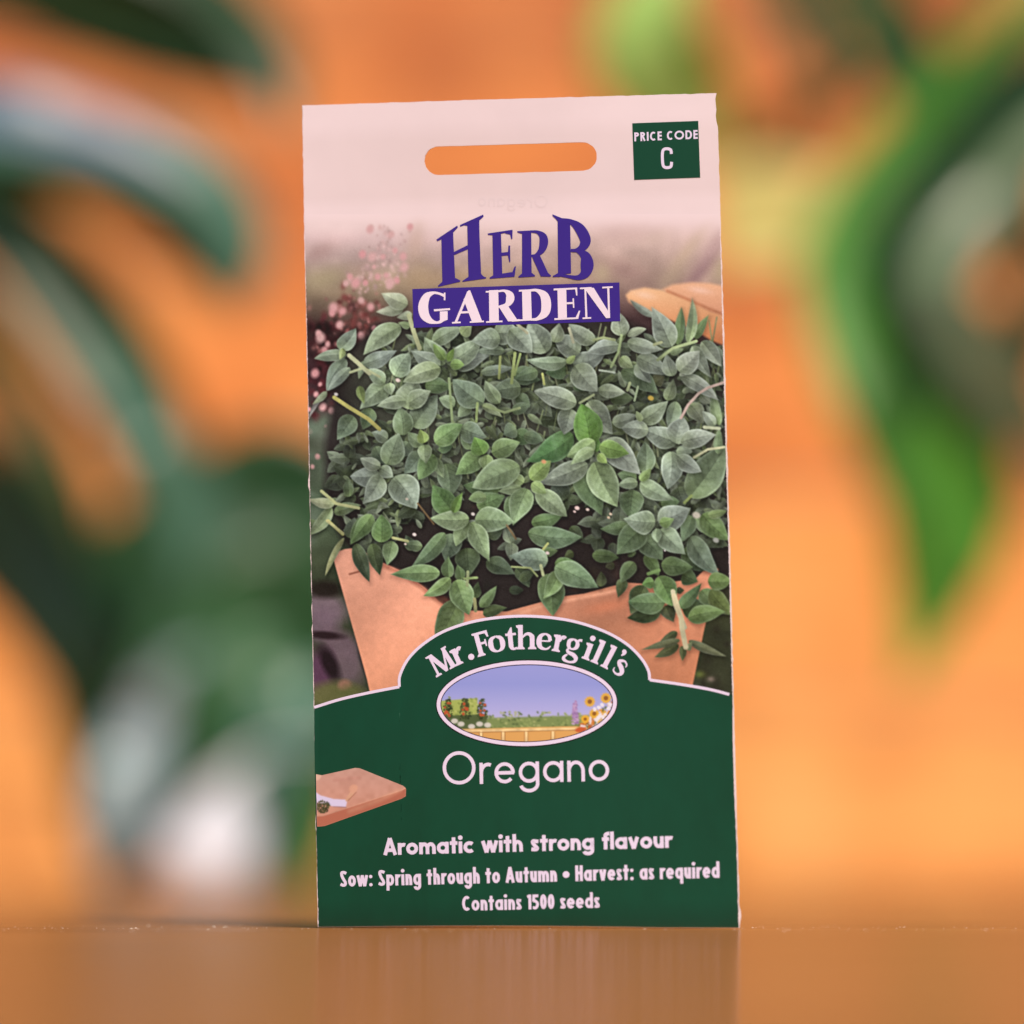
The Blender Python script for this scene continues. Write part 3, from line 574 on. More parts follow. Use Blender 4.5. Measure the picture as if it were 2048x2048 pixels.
for i, l in enumerate(sorted(LV, key=lambda q: lum(q[5]) + (14 if q[4] < 26 and q[5][1] - q[5][2] > 40 else 0) + (34 if q[5][1] - q[5][2] > 62 else 0) + (16 if 36 < q[5][1] - q[5][2] <= 62 and q[4] > 36 else 0))):
    if l[4] < 1: continue
    P.leaf(*l, bend=fl.uniform(-.07, .07), yel=.28 if l[4] > 20 else .1, seed=i, rib=-1 if fl.random() < .7 else 0.6)
for st_ in ST: P.line(*st_)
for (x, y, r, c) in [(1155, 1018, 5, (236, 206, 196)), (1150, 1025, 3, (226, 196, 186)), (1176, 1021, 3.5, (230, 206, 190)), (1222, 1030, 3, (220, 196, 170)), (1218, 1037, 3, (214, 190, 160)), (1302, 798, 6, (206, 176, 86)), (1088, 925, 5, (196, 146, 104)), (1393, 1032, 8, (204, 196, 176)), (1432, 1082, 6, (170, 172, 160)),
                     (830, 1071, 4, (232, 206, 200)), (812, 1090, 2.5, (214, 190, 176)), (796, 762, 5, (206, 190, 176)), (815, 1000, 3, (190, 178, 160)), (672, 790, 4, (214, 206, 196)), (947, 1030, 4, (200, 190, 180)), (1096, 1108, 4, (206, 190, 180)), (1330, 1103, 2, (220, 214, 205))]:
    P.blob(x, y, r, r * .8, c, .95, 20, soft=0.5)
# uneven light in the picture, then the softness and bite of an offset print
P.im *= (1 + (0.22 * vnoise(P.h, P.w, 60) + 0.16 * vnoise(P.h, P.w, 28)) * np.clip((Y - 640) / 60, 0, 1) * np.clip((1190 - Y) / 60, 0, 1))[..., None]
P.im = blur(P.im, 0.8); P.im += 0.55 * (P.im - blur(P.im, 3.0)) * np.clip((Y - 620) / 40, 0, 1)[..., None]
P.im += (rng.normal(0, 4.5, P.im.shape[:2]))[..., None] * np.clip((Y - 440) / 60, 0, 1)[..., None]
# the photograph dissolves into the bare sheet at its top
k = np.clip((Y - 428) / 22, 0, 1)[..., None]; P.im = P.im * k + np.array([244, 214, 208.]) * (1 - k)
P.im = np.clip(P.im, 4, 250)
def sample(p, x, y):
    x = np.clip(x - p.x0 - .5, 0, p.w - 1.001); y = np.clip(y - p.y0 - .5, 0, p.h - 1.001)
    xi = x.astype(int); yi = y.astype(int); fx = (x - xi)[..., None]; fy = (y - yi)[..., None]; I = p.im
    return (I[yi, xi] * (1 - fx) + I[yi, xi + 1] * fx) * (1 - fy) + (I[yi + 1, xi] * (1 - fx) + I[yi + 1, xi + 1] * fx) * fy
def grid_faces(nr, nc):
    i = np.arange((nr - 1) * nc).reshape(nr - 1, nc)[:, :-1].ravel()
    return np.stack([i, i + nc, i + nc + 1, i + 1], 1)
NC, NR = 672, 790
yy = np.linspace(430, 1421, NR); uu = np.linspace(0, 1, NC)
el = 0.8 + np.abs(rng.normal(0, .5, NR)); er = 1.0 + np.abs(rng.normal(0, .6, NR))
gx = (xl(yy) + el)[:, None] * (1 - uu) + (xr(yy) - er)[:, None] * uu; gy = np.repeat(yy[:, None], NC, 1)
me = mesh_np('photo_print', S(gx, gy, 0.00004).reshape(-1, 3), grid_faces(NR, NC), ink(sample(P, gx, gy)).reshape(-1, 3))
link('photo_print', me, M_INK, packet)

# ------------------------------------------------------------------ print: flat colour areas and lettering
def cat(pts_, n=10, closed=False):
    """smooth curve through points (any number of columns)"""
    p = np.array(pts_, float)
    p = np.vstack([p[-1], p, p[:2]]) if closed else np.vstack([2 * p[0] - p[1], p, 2 * p[-1] - p[-2]])
    out = []
    for i in range(1, len(p) - 2):
        t = np.linspace(0, 1, n, endpoint=False)[:, None]; a, b, c, d = p[i - 1:i + 3]
        out.append(0.5 * (2 * b + (c - a) * t + (2 * a - 5 * b + 4 * c - d) * t * t + (3 * b - a - 3 * c + d) * t ** 3))
    if not closed: out.append(p[-2][None])
    return np.vstack(out)
class Ink:
    """collects flat printed shapes (layout units) into one mesh"""
    def __init__(s, base): s.V = []; s.F = []; s.Cc = []; s.n = 0; s.off = base; s.k = 0
    def _push(s, P2, F, col, lift=None):
        P2 = np.asarray(P2, float); off = s.off + (s.k * 1.5e-6 if lift is None else lift)
        s.V.append(S(P2[:, 0], P2[:, 1], off)); s.F += [tuple(i + s.n for i in f) for f in F]; s.n += len(P2)
        c = np.asarray(col, float); s.Cc.append(np.repeat(ink(c)[None], len(P2), 0) if c.ndim == 1 else ink(c))
        s.k += 1
    def ribbon(s, pts_, wd, col, closed=False):
        p = np.asarray(pts_, float); wd = np.broadcast_to(np.asarray(wd, float), (len(p),))
        if closed: t = np.roll(p, -1, 0) - np.roll(p, 1, 0)
        else: t = np.gradient(p, axis=0)
        t /= np.maximum(np.linalg.norm(t, axis=1, keepdims=True), 1e-9); nn = np.stack([-t[:, 1], t[:, 0]], 1)
        A = p + nn * wd[:, None] / 2; B = p - nn * wd[:, None] / 2; n = len(p)
        m = n if closed else n - 1
        s._push(np.vstack([A, B]), [(i, (i + 1) % n, (i + 1) % n + n, i + n) for i in range(m)], col)
    def poly(s, P_, col):
        P_ = [tuple(map(float, q)) for q in P_]
        r = delaunay_2d_cdt([Vector(q) for q in P_], [(i, (i + 1) % len(P_)) for i in range(len(P_))], [], 1, 1e-6)
        s._push([tuple(v) for v in r[0]], [tuple(f) for f in r[2]], col)
    def disc(s, x, y, rx, ry, col, n=24, ang=0):
        a = np.linspace(0, 2 * np.pi, n, endpoint=False); ca, sa_ = math.cos(R(ang)), math.sin(R(ang))
        px, py = rx * np.cos(a), ry * np.sin(a)
        s.poly(np.stack([x + px * ca - py * sa_, y + px * sa_ + py * ca], 1), col)
    def done(s, name, parent=None, label=None):
        V = np.vstack(s.V); me = mesh_np(name, V, s.F, np.vstack(s.Cc), smooth=False)
        # all printed faces look out of the sheet
        fl_ = []
        for p in me.polygons:
            if np.dot(np.array(p.normal), nv) < 0: fl_.append(p.index)
        if fl_:
            bm = bmesh.new(); bm.from_mesh(me); bm.faces.ensure_lookup_table()
            bmesh.ops.reverse_faces(bm, faces=[bm.faces[i] for i in fl_]); bm.to_mesh(me); bm.free()
        o = link(name, me, M_INK, parent or packet)
        if label: o['label'] = label
        return o
GREEN = np.array((20, 71, 51.)); PALE = (236, 212, 228); BLUE = (66, 46, 130)

# green band with arched shoulder
Lb = [(xl(1416), 1416.5), (680, 1400.5), (740, 1387), (800.5, 1375.5)]
arch = cat([(800.5, 1375.5), (802, 1352), (819, 1319), (850, 1289), (896, 1262), (964, 1242), (1050, 1234.2), (1136, 1242), (1206, 1263), (1253, 1289), (1283, 1318), (1297.5, 1343), (1300, 1361.5)], 8)
Rb = [(1300, 1361.5), (1360, 1370), (1420, 1380.5), (xr(1392), 1392.5)]
top = np.vstack([cat(Lb, 6), arch[1:], cat(Rb, 6)[1:]])
mono = np.maximum.accumulate(top[:, 0] + np.arange(len(top)) * 1e-4)
xs_ = np.unique(np.concatenate([mono, np.linspace(xl(1416) + 0.9, xr(1392) - 1.1, 260)])); xs_ = xs_[(xs_ > xl(1416) + 0.8) & (xs_ < xr(1392) - 1.0)]; xs_ = xs_[np.concatenate([[True], np.diff(xs_) > 0.35])]
ytop = np.interp(xs_, mono, top[:, 1])
rows = np.linspace(0, 1, 120)
un = (xs_ - xs_[0]) / (xs_[-1] - xs_[0])
gy = ytop[None] * (1 - rows[:, None]) + (1854.8 + un[None] * 2 - bow(un)[None]) * rows[:, None]
e_l = np.abs(rng.normal(0, .5, 120)); e_r = np.abs(rng.normal(0, .7, 120))
gx = (xl(gy) + 0.8 + e_l[:, None]) * (1 - un[None]) + (xr(gy) - 1.0 - e_r[:, None]) * un[None]
gx = np.where(rows[:, None] < 0.001, xs_[None], gx)
kb = np.clip(rows * 1.6, 0, 1)[:, None]; gx = xs_[None] * (1 - kb) + gx * kb
mott = 1 + 0.05 * vnoise(120, len(xs_), 17) + 0.03 * vnoise(120, len(xs_), 5)
col = GREEN[None, None] * mott[..., None]
col += np.clip((gy - 1800) / 55, 0, 1)[..., None] * np.array([-3, -9, -6.])  # shade of the bottom fold, painted into the band colour
me = mesh_np('green_band', S(gx, gy, 0.00007).reshape(-1, 3), grid_faces(120, len(xs_)), ink(col).reshape(-1, 3), smooth=False)
link('green_band', me, M_INK, packet)
I = Ink(0.00010)
q = np.array(Lb); q = cat(q, 6); I.ribbon(np.vstack([[xl(1416) + 0.9, 1416.2], q[1:]]), 5.6, PALE)
I.ribbon(arch, 5.6, PALE); I.ribbon(cat(Rb, 6)[:-1], 5.6, PALE)
I.done('band_outline')

# ---- stroke alphabet: every glyph is drawn from strokes; x-height = 1
def arcp(cx, cy, rx, ry, a0, a1, n=28):
    a = np.radians(np.linspace(a0, a1, n)); return np.stack([cx + rx * np.cos(a), cy + ry * np.sin(a)], 1)
def glyph(ch, hx, hy, W=1.0, asc=1.5, cap=1.45, desc=0.45):
    """returns advance, [(points, width factor or None)]; y up, baseline 0"""
    G = []; 
    def s(*p): G.append((np.array(p, float), None))
    def c(p, f=None): G.append((np.asarray(p, float), f))
    ring = arcp(.5 * W, .5, .5 * W - hx, .5 - hy, 0, 360, 41)
    def vs_(x, a, b): s((x, a), (x, b))
    if ch == ' ': return .42 * W, G
    if ch == 'o': c(ring); return W, G
    if ch in 'adq':
        c(ring); vs_(W - hx, -desc if ch == 'q' else 0, asc if ch == 'd' else 1); return W, G
    if ch in 'pb':
        c(ring); vs_(hx, -desc if ch == 'p' else 0, asc if ch == 'b' else 1); return W, G
    if ch == 'g':
        c(ring); c(np.vstack([[(W - hx, 1)], arcp(.5 * W, -.05, .5 * W - hx, desc - .04 - hy, 0, -165, 20)])); return W, G
    if ch == 'c': c(arcp(.52 * W, .5, .52 * W - hx, .5 - hy, 48, 312, 32)); return .86 * W, G
    if ch == 'e':
        c(arcp(.5 * W, .5, .5 * W - hx, .5 - hy, -2, 318, 36)); s((hx, .5), (W - hx * .4, .5)); return W, G
    if ch in 'nh':
        w_ = .86 * W; r = w_ / 2 - hx; ry = min(.42, .42); cy = 1 - hy - ry
        vs_(hx, 0, asc if ch == 'h' else 1); c(np.vstack([arcp(w_ / 2, cy, r, ry, 180, 0, 18), [(w_ - hx, 0)]])); return w_, G
    if ch == 'm':
        w_ = .70 * W + hx; vs_(hx, 0, 1); ry = .36; cy = 1 - hy - ry
        for k_ in (0, 1):
            x_ = k_ * (w_ - 2 * hx); c(np.vstack([arcp(x_ + w_ / 2, cy, w_ / 2 - hx, ry, 180, 0, 16), [(x_ + w_ - hx, 0)]]))
        return 2 * w_ - 2 * hx, G
    if ch == 'u':
        w_ = .86 * W; ry = .42; c(np.vstack([[(hx, 1)], arcp(w_ / 2, hy + ry, w_ / 2 - hx, ry, 180, 360, 18)])); vs_(w_ - hx, 0, 1); return w_, G
    if ch == 'r':
        vs_(hx, 0, 1); c(arcp(hx + .34 * W, .52, .34 * W, .48 - hy, 180, 66, 14)); return hx + .46 * W, G
    if ch == 'i': vs_(hx, 0, 1); G.append(('dot', (hx, 1.32, 1.25))); return 2 * hx, G
    if ch == 'l': vs_(hx, 0, asc); return 2 * hx, G
    if ch == 't': w_ = 2 * hx + .34 * W; vs_(w_ / 2, 0, 1.36); s((0, 1 - hy * .8), (w_, 1 - hy * .8)); return w_, G
    if ch == 'f':
        x_ = hx + .14 * W; c(np.vstack([[(x_, 0)], arcp(x_ + .30 * W, 1.20, .30 * W, asc - hy - 1.20, 180, 84, 12)])); s((0, 1 - hy * .8), (2 * hx + .28 * W, 1 - hy * .8)); return 2 * hx + .28 * W, G
    if ch == 'v': s((hx * .9, 1), (.45 * W, 0)); s((.45 * W, 0), (.9 * W - hx * .9, 1)); return .9 * W, G
    if ch == 'w':
        for a, b in (((.04, 1), (.34, 0)), ((.34, 0), (.62, 1)), ((.62, 1), (.90, 0)), ((.90, 0), (1.2, 1))): s((a[0] * W + hx * .4, a[1]), (b[0] * W + hx * .4, b[1]))
        return 1.24 * W + hx * .8, G
    if ch == 's':
        k_ = .68 * W
        c(cat([(k_ * .93, .83), (k_ * .62, 1 - hy), (k_ * .30, .93 - hy * .4), (hx * 1.1, .74), (k_ * .42, .54), (k_ - hx * 1.1, .28), (k_ * .72, hy * 1.2), (k_ * .40, hy), (k_ * .06, .19)], 6)); return k_, G
    if ch == 'S':
        k_ = .88 * W; H = cap
        c(cat([(k_ * .92, H * .84), (k_ * .60, H - hy), (k_ * .28, H * .93 - hy * .4), (hx * 1.15, H * .75), (k_ * .42, H * .54), (k_ - hx * 1.15, H * .27), (k_ * .70, hy * 1.3), (k_ * .38, hy), (k_ * .05, H * .17)], 6)); return k_, G
    if ch == 'A':
        w_ = 1.12 * W; s((hx * .8, 0), (w_ / 2, cap)); s((w_ / 2, cap), (w_ - hx * .8, 0)); s((w_ * .24, .42), (w_ * .76, .42)); return w_, G
    if ch == 'H': w_ = .95 * W; vs_(hx, 0, cap); vs_(w_ - hx, 0, cap); s((hx, cap * .52), (w_ - hx, cap * .52)); return w_, G
    if ch == 'C':
        w_ = 1.05 * W; c(arcp(w_ * .55, cap / 2, w_ * .55 - hx, cap / 2 - hy, 52, 308, 36)); return w_, G
    if ch == 'O':
        w_ = 1.62 * W; c(arcp(w_ / 2, cap / 2, w_ / 2 - hx, cap / 2 - hy, 0, 360, 49)); return w_, G
    if ch == '0': w_ = .82 * W; c(arcp(w_ / 2, cap / 2, w_ / 2 - hx, cap / 2 - hy, 0, 360, 41)); return w_, G
    if ch == '1': w_ = .5 * W; vs_(w_ - hx, 0, cap); s((0, cap - hy * 1.6), (w_ - hx, cap - hy * 1.0)); return w_, G
    if ch == '5':
        w_ = .82 * W; s((w_ * .22, cap - hy), (w_ * .92, cap - hy)); s((w_ * .26, cap), (w_ * .16, cap * .52))
        c(cat([(w_ * .14, cap * .55), (w_ * .5, cap * .64 - hy), (w_ - hx, cap * .34), (w_ * .5, hy), (w_ * .04, cap * .12)], 8)); return w_, G
    if ch == ':': G.append(('dot', (.2, .12, 1.15))); G.append(('dot', (.2, .86, 1.15))); return .4, G
    if ch == '*': G.append(('dot', (.36, .62, 2.3))); return .72, G
    if ch == 'P':
        w_ = .8 * W; vs_(hx, 0, cap); q_ = cap * .52
        c(np.vstack([[(hx, cap - hy)], arcp(w_ * .5, cap - (cap - q_) / 2, w_ * .5 - hx, (cap - q_) / 2 - hy, 90, -90, 16), [(hx, q_ + hy)]])); return w_, G
    if ch == 'R':
        w_ = .86 * W; vs_(hx, 0, cap); q_ = cap * .5
        c(np.vstack([[(hx, cap - hy)], arcp(w_ * .46, cap - (cap - q_) / 2, w_ * .46 - hx, (cap - q_) / 2 - hy, 90, -90, 16), [(hx, q_ + hy)]])); s((w_ * .42, q_ + hy), (w_ - hx * .9, 0)); return w_, G
    if ch == 'I': vs_(hx, 0, cap); return 2 * hx, G
    if ch == 'E':
        w_ = .72 * W; vs_(hx, 0, cap)
        for y_ in (hy, cap * .52, cap - hy): s((hx, y_), (w_, y_))
        return w_, G
    if ch == 'D':
        w_ = 1.12 * W; vs_(hx, 0, cap); c(np.vstack([[(hx, cap - hy)], arcp(w_ * .45, cap / 2, w_ * .55 - hx, cap / 2 - hy, 90, -90, 24), [(hx, hy)]])); return w_, G
    raise KeyError(ch)
def text_line(I, txt, p0, p1, xh, th, col, gap=.16, W=1.0, space=.42, cap=1.45, asc=1.5, desc=.45, mirror=False):
    """one line of lettering from p0 to p1 (baseline ends)"""
    sx = xh
    for it in range(12):                      # fit the advance width to the line length
        x = 0
        for ch in txt: x += (glyph(ch, th / 2 / sx, th / 2 / xh, W, asc, cap, desc)[0] if ch != ' ' else space) + gap
        sx *= (p1[0] - p0[0]) / ((x - gap) * sx)
    sl_ = (p1[1] - p0[1]) / (p1[0] - p0[0]); x = 0; lean = -0.024 * 1
    for ch in txt:
        adv, G = glyph(ch, th / 2 / sx, th / 2 / xh, W, asc, cap, desc) if ch != ' ' else (space, [])
        I.k = 0
        for g in G:
            def mp(q):
                X_ = (x + q[..., 0]) * sx; Y_ = q[..., 1] * xh
                xo = p0[0] + X_ + Y_ * lean
                if mirror: xo = p0[0] + p1[0] - xo
                return np.stack([xo, p0[1] + X_ * sl_ - Y_], -1)
            if isinstance(g[0], str):
                cx, cy, f = g[1]; q = mp(np.array([[cx, cy]]))[0]; I.disc(q[0], q[1], th / 2 * f, th / 2 * f, col, 20)
            else:
                q = mp(g[0])
                if np.allclose(q[0], q[-1], atol=.05) and len(q) > 5: I.ribbon(q[:-1], th, col, True)
                else: I.ribbon(q, th, col)
        x += adv + gap

I = Ink(0.00012); text_line(I, 'Oregano', (889, 1571.5), (1220.5, 1563.2), 42, 6.9, PALE, gap=.19, cap=1.58); I.done('title_lettering')
I = Ink(0.00012); text_line(I, 'Aromatic with strong flavour', (769, 1712), (1346, 1697), 23.5, 7.3, PALE, gap=.10, W=1.04, space=.5, cap=1.44); I.done('slogan_lettering')
I = Ink(0.00012); text_line(I, 'Sow: Spring through to Autumn * Harvest: as required', (681.5, 1775), (1439.5, 1757), 22, 5.9, PALE, gap=.125, W=.82, space=.36, cap=1.42, asc=1.5); I.done('sowing_lettering')
I = Ink(0.00012); text_line(I, 'Contains 1500 seeds', (927.5, 1823), (1202, 1817), 21, 5.6, PALE, gap=.125, W=.82, space=.36, cap=1.40); I.done('contents_lettering')

# price panel
pan = Ink(0.00006)
A_, B_, C2, D2 = (1265.3, 248.7), (1396.9, 243.8), (1400.9, 357), (1269.2, 362)
g = np.linspace(0, 1, 13); G1, G2 = np.meshgrid(g, g)
px = (np.array(A_)[None, None] * ((1 - G1) * (1 - G2))[..., None] + np.array(B_) * (G1 * (1 - G2))[..., None] + np.array(C2) * (G1 * G2)[..., None] + np.array(D2) * ((1 - G1) * G2)[..., None]).reshape(-1, 2)
pan._push(px, [tuple(f) for f in grid_faces(13, 13)], GREEN)
pp = pan.done('price_panel')
I = Ink(0.00010); text_line(I, 'PRICE CODE', (1269.6, 285), (1396, 279.6), 12.2, 3.5, PALE, gap=.24, space=.4)
I.ribbon(cat([(1343.5, 310), (1342, 302), (1334.5, 299.6), (1327.5, 302), (1325.5, 311), (1326.2, 328), (1328.5, 335.5), (1335.5, 337.6), (1342.5, 335), (1344, 326)], 6), 5.8, PALE)
I.done('price_lettering', pp)

# blue title panel
pan = Ink(0.00007)
A_, B_, C2, D2 = (824.3, 579.2), (1239.4, 566.9), (1240.9, 644.4), (827, 656.9)
px = (np.array(A_)[None, None] * ((1 - G1) * (1 - G2))[..., None] + np.array(B_) * (G1 * (1 - G2))[..., None] + np.array(C2) * (G1 * G2)[..., None] + np.array(D2) * ((1 - G1) * G2)[..., None]).reshape(-1, 2)
pan._push(px, [tuple(f) for f in grid_faces(13, 13)], BLUE)
tp = pan.done('title_panel')
I = Ink(0.00011); WH = (246, 220, 240)
def z3(x, y): return (600 + x / 4.391, 400 + y / 4.391)
def z4(x, y): return (1020 + x / 4.293, 500 + y / 4.293)
def z2(x, y): return (1020 + x / 4.293, 170 + y / 4.293)
def rb(f, pts_, k_, col, n=10):
    q_ = cat(pts_, n); xy = np.array([f(a, b) for a, b in q_[:, :2]]); I.ribbon(xy, np.maximum(q_[:, 2], 4) / k_, col)
def pg(f, pts_, col): I.poly([f(a, b) for a, b in pts_], col)
K3, K4 = 4.391, 4.293
# G
rb(z3, [(1272,858,10),(1255,842,22),(1215,826,20),(1168,822,26),(1112,852,62),(1082,930,86),(1092,1010,84),(1135,1062,56),(1190,1082,24),(1230,1076,26),(1258,1050,40)], K3, WH)
pg(z3, [(1262,820),(1276,818),(1276,886),(1262,886)], WH); pg(z3, [(1228,985),(1296,982),(1296,1058),(1228,1082)], WH); pg(z3, [(1175,966),(1316,956),(1318,972),(1177,984)], WH)
# A
pg(z3, [(1478,800),(1494,800),(1600,1070),(1510,1072),(1436,880),(1460,840)], WH); pg(z3, [(1470,806),(1484,830),(1382,1076),(1358,1078)], WH)
pg(z3, [(1405,985),(1530,980),(1530,998),(1400,1004)], WH); pg(z3, [(1335,1078),(1412,1074),(1412,1088),(1335,1092)], WH); pg(z3, [(1492,1072),(1616,1066),(1616,1080),(1492,1086)], WH)
# R
pg(z3, [(1660,800),(1742,797),(1748,1072),(1664,1075)], WH); pg(z3, [(1632,806),(1760,800),(1760,814),(1632,820)], WH); pg(z3, [(1636,1072),(1780,1066),(1780,1080),(1636,1086)], WH)
rb(z3, [(1740,808,18),(1800,806,24),(1842,840,66),(1845,885,72),(1815,930,40),(1745,946,18)], K3, WH)
pg(z3, [(1748,946),(1820,925),(1912,1062),(1912,1072),(1830,1074)], WH); pg(z3, [(1862,1058),(1930,1054),(1930,1072),(1862,1076)], WH)
# D
pg(z4, [(105,350),(182,347),(190,612),(112,615)], WH); pg(z4, [(78,350),(190,345),(190,360),(78,366)], WH); pg(z4, [(80,604),(190,600),(190,613),(80,618)], WH)
rb(z4, [(178,354,20),(235,356,28),(296,400,72),(314,475,84),(300,550,72),(240,598,30),(180,606,18)], K4, WH)
# E
pg(z4, [(410,340),(486,337),(492,602),(416,605)], WH); pg(z4, [(378,340),(578,331),(578,346),(378,356)], WH); pg(z4, [(384,594),(590,586),(590,600),(384,610)], WH)
pg(z4, [(560,332),(580,331),(582,400),(572,400)], WH); pg(z4, [(588,600),(592,586),(606,530),(594,530),(566,590)], WH); pg(z4, [(486,458),(548,455),(548,472),(486,475)], WH); pg(z4, [(540,425),(552,424),(556,505),(544,505)], WH)
# N
pg(z4, [(640,335),(722,333),(862,560),(862,592),(828,594)], WH); pg(z4, [(603,332),(704,327),(704,341),(603,346)], WH); pg(z4, [(642,340),(658,350),(668,592),(650,593)], WH); pg(z4, [(626,588),(700,585),(700,598),(626,602)], WH)
pg(z4, [(838,328),(856,327),(862,592),(846,592)], WH); pg(z4, [(796,325),(886,320),(886,334),(796,339)], WH)
I.done('title_lettering', tp)
# HERB
I = Ink(0.00011); B1 = BLUE
pg(z3, [(1240,335),(1345,262),(1345,330),(1362,716),(1250,740)], B1); pg(z3, [(1197,352),(1380,230),(1386,246),(1366,268),(1345,290),(1240,352),(1205,368)], B1)
pg(z3, [(1210,758),(1250,722),(1362,690),(1395,706),(1410,714),(1404,724),(1212,768)], B1)
pg(z3, [(1468,205),(1574,165),(1576,320),(1592,684),(1480,702)], B1); pg(z3, [(1404,225),(1608,134),(1612,152),(1578,182),(1468,232),(1440,228),(1408,240)], B1)
pg(z3, [(1425,716),(1480,680),(1590,655),(1618,682),(1636,684),(1632,696),(1428,724)], B1); pg(z3, [(1350,462),(1472,402),(1474,438),(1350,490)], B1)
pg(z3, [(1690,300),(1765,288),(1778,672),(1698,682)], B1); pg(z3, [(1648,300),(1866,268),(1868,284),(1690,316),(1652,312)], B1)
pg(z3, [(1838,276),(1868,270),(1866,350),(1856,350),(1846,310),(1800,300)], B1); pg(z3, [(1665,688),(1700,666),(1860,640),(1884,672),(1880,682),(1668,698)], B1)
pg(z3, [(1886,592),(1898,590),(1886,682),(1820,682),(1862,650)], B1); pg(z3, [(1766,470),(1840,462),(1840,492),(1766,498)], B1); pg(z3, [(1832,408),(1846,406),(1848,552),(1840,552),(1828,500),(1828,460)], B1)
pg(z2, [(105,1262),(184,1262),(188,1642),(106,1648)], B1); pg(z2, [(62,1262),(190,1256),(190,1272),(100,1284),(66,1272)], B1); pg(z2, [(74,1650),(106,1626),(188,1620),(218,1642),(216,1652),(76,1660)], B1)
rb(z2, [(175,1264,18),(240,1272,30),(285,1310,66),(292,1370,74),(270,1430,56),(225,1468,26),(185,1474,18)], K4, B1)
pg(z2, [(190,1480),(250,1450),(330,1622),(356,1644),(352,1654),(268,1652)], B1)
pg(z2, [(412,1160),(520,1200),(528,1625),(416,1640)], B1); pg(z2, [(366,1118),(440,1148),(520,1180),(520,1206),(420,1190),(398,1160),(370,1134)], B1)
rb(z2, [(430,1160,20),(520,1180,40),(600,1240,86),(650,1335,94),(632,1395,74),(585,1425,40),(526,1434,16)], K4, B1)
rb(z2, [(526,1424,16),(590,1436,36),(650,1480,86),(666,1555,112),(648,1625,84),(590,1662,44),(500,1652,26),(430,1640,26),(372,1650,10)], K4, B1)
pg(z2, [(370,1650),(416,1622),(440,1640),(430,1656),(372,1656)], B1)
I.done('title_lettering')

# faint show-through of the reverse print
I = Ink(0.000018)
GH = (237, 208, 202)
text_line(I, 'Oregano', (955, 418), (1096, 414), 18, 4, GH, gap=.2, cap=1.5, mirror=True)
I.done('show_through_lettering')

# ---- oval emblem with a little garden
ECX, ECY, EA, EB, EANG = 1055.5, 1408.5, 171.0, 77.0, -1.0
E_ = Painter(870, 1316, 1240, 1500, (150, 152, 206))
er_ = random.Random(3)
E_.im[:] = grad(E_.Y, [(1316, (158, 156, 208)), (1370, (150, 152, 206)), (1420, (176, 170, 214)), (1440, (190, 180, 214)), (1500, (150, 150, 120))])
E_.poly([(880, 1404), (958, 1398), (958, 1448), (880, 1448)], (168, 176, 92), 1.0)
for i in range(60): E_.blob(er_.uniform(884, 958), er_.uniform(1396, 1446), 3, 2, er_.choice([(188, 190, 110), (148, 160, 80), (130, 140, 70)]), .8, er_.uniform(0, 90), soft=.6)
E_.poly([(880, 1434), (975, 1430), (980, 1466), (890, 1470)], (84, 96, 60), 1.5)
E_.poly([(976, 1438), (1180, 1432), (1180, 1470), (976, 1470)], (128, 140, 84), 2.0)
for i in range(150): E_.blob(er_.uniform(976, 1180), er_.uniform(1426, 1462), er_.uniform(2, 4), er_.uniform(1.5, 3), er_.choice([(110, 128, 72), (150, 160, 96), (90, 104, 62), (170, 172, 110)]), .8, er_.uniform(0, 90), soft=.6)
for cx in (898, 933, 967):
    for i in range(90):
        y = er_.uniform(1400, 1440); h_ = 4 + 9 * (y - 1396) / 44
        E_.blob(cx + er_.uniform(-h_, h_), y, er_.uniform(1.5, 3), er_.uniform(1, 2), er_.choice([(62, 74, 44), (46, 56, 36), (84, 92, 54)]), .9, er_.uniform(0, 180), soft=.5)
    for i in range(9): E_.blob(cx + er_.uniform(-6, 6), er_.uniform(1406, 1434), 2.6, 2.2, (196, 84, 52), .95, soft=.4)
for x, y in ((925, 1450), (946, 1455), (962, 1450), (912, 1444), (978, 1452)): E_.blob(x, y, 7, 5, (226, 214, 200), .9, soft=.35)
for i in range(130):
    y = er_.uniform(1402, 1450); h_ = 2 + 5 * (y - 1402) / 48
    E_.blob(1152 + er_.uniform(-h_, h_), y, 2.2, 1.8, er_.choice([(176, 136, 176), (150, 112, 156), (196, 160, 190)]), .9, soft=.5)
for i in range(170): 
    x = er_.uniform(1162, 1226); y = er_.uniform(1452 - (x - 1162) * 0.75, 1462)
    E_.blob(x, y, er_.uniform(2, 5), er_.uniform(2, 4), er_.choice([(92, 104, 62), (226, 142, 44), (214, 120, 50), (232, 220, 222), (180, 92, 44), (228, 170, 60), (240, 228, 230)]), .9, er_.uniform(0, 180), soft=.4)
for x, y, r in ((1181, 1405, 10), (1213, 1398, 10), (1190, 1429, 9), (1172, 1440, 7)):
    for q in range(12): E_.blob(x + r * .75 * math.cos(q * .524), y + r * .75 * math.sin(q * .524), 3.4, 2, (234, 172, 56), .95, q * 30, soft=.35)
    E_.blob(x, y, r * .45, r * .45, (140, 84, 36), .95, soft=.4)
for i in range(9): 
    x, y = er_.uniform(1188, 1222), er_.uniform(1405, 1445); E_.blob(x, y, 4.5, 3.5, (238, 226, 232), .95, er_.uniform(0, 90), soft=.3)
E_.poly([(926, 1460), (1155, 1454), (1200, 1466), (1180, 1500), (940, 1500)], (222, 162, 92), .8)
E_.line([(928, 1464), (1155, 1459)], 5, (238, 200, 140), .8)
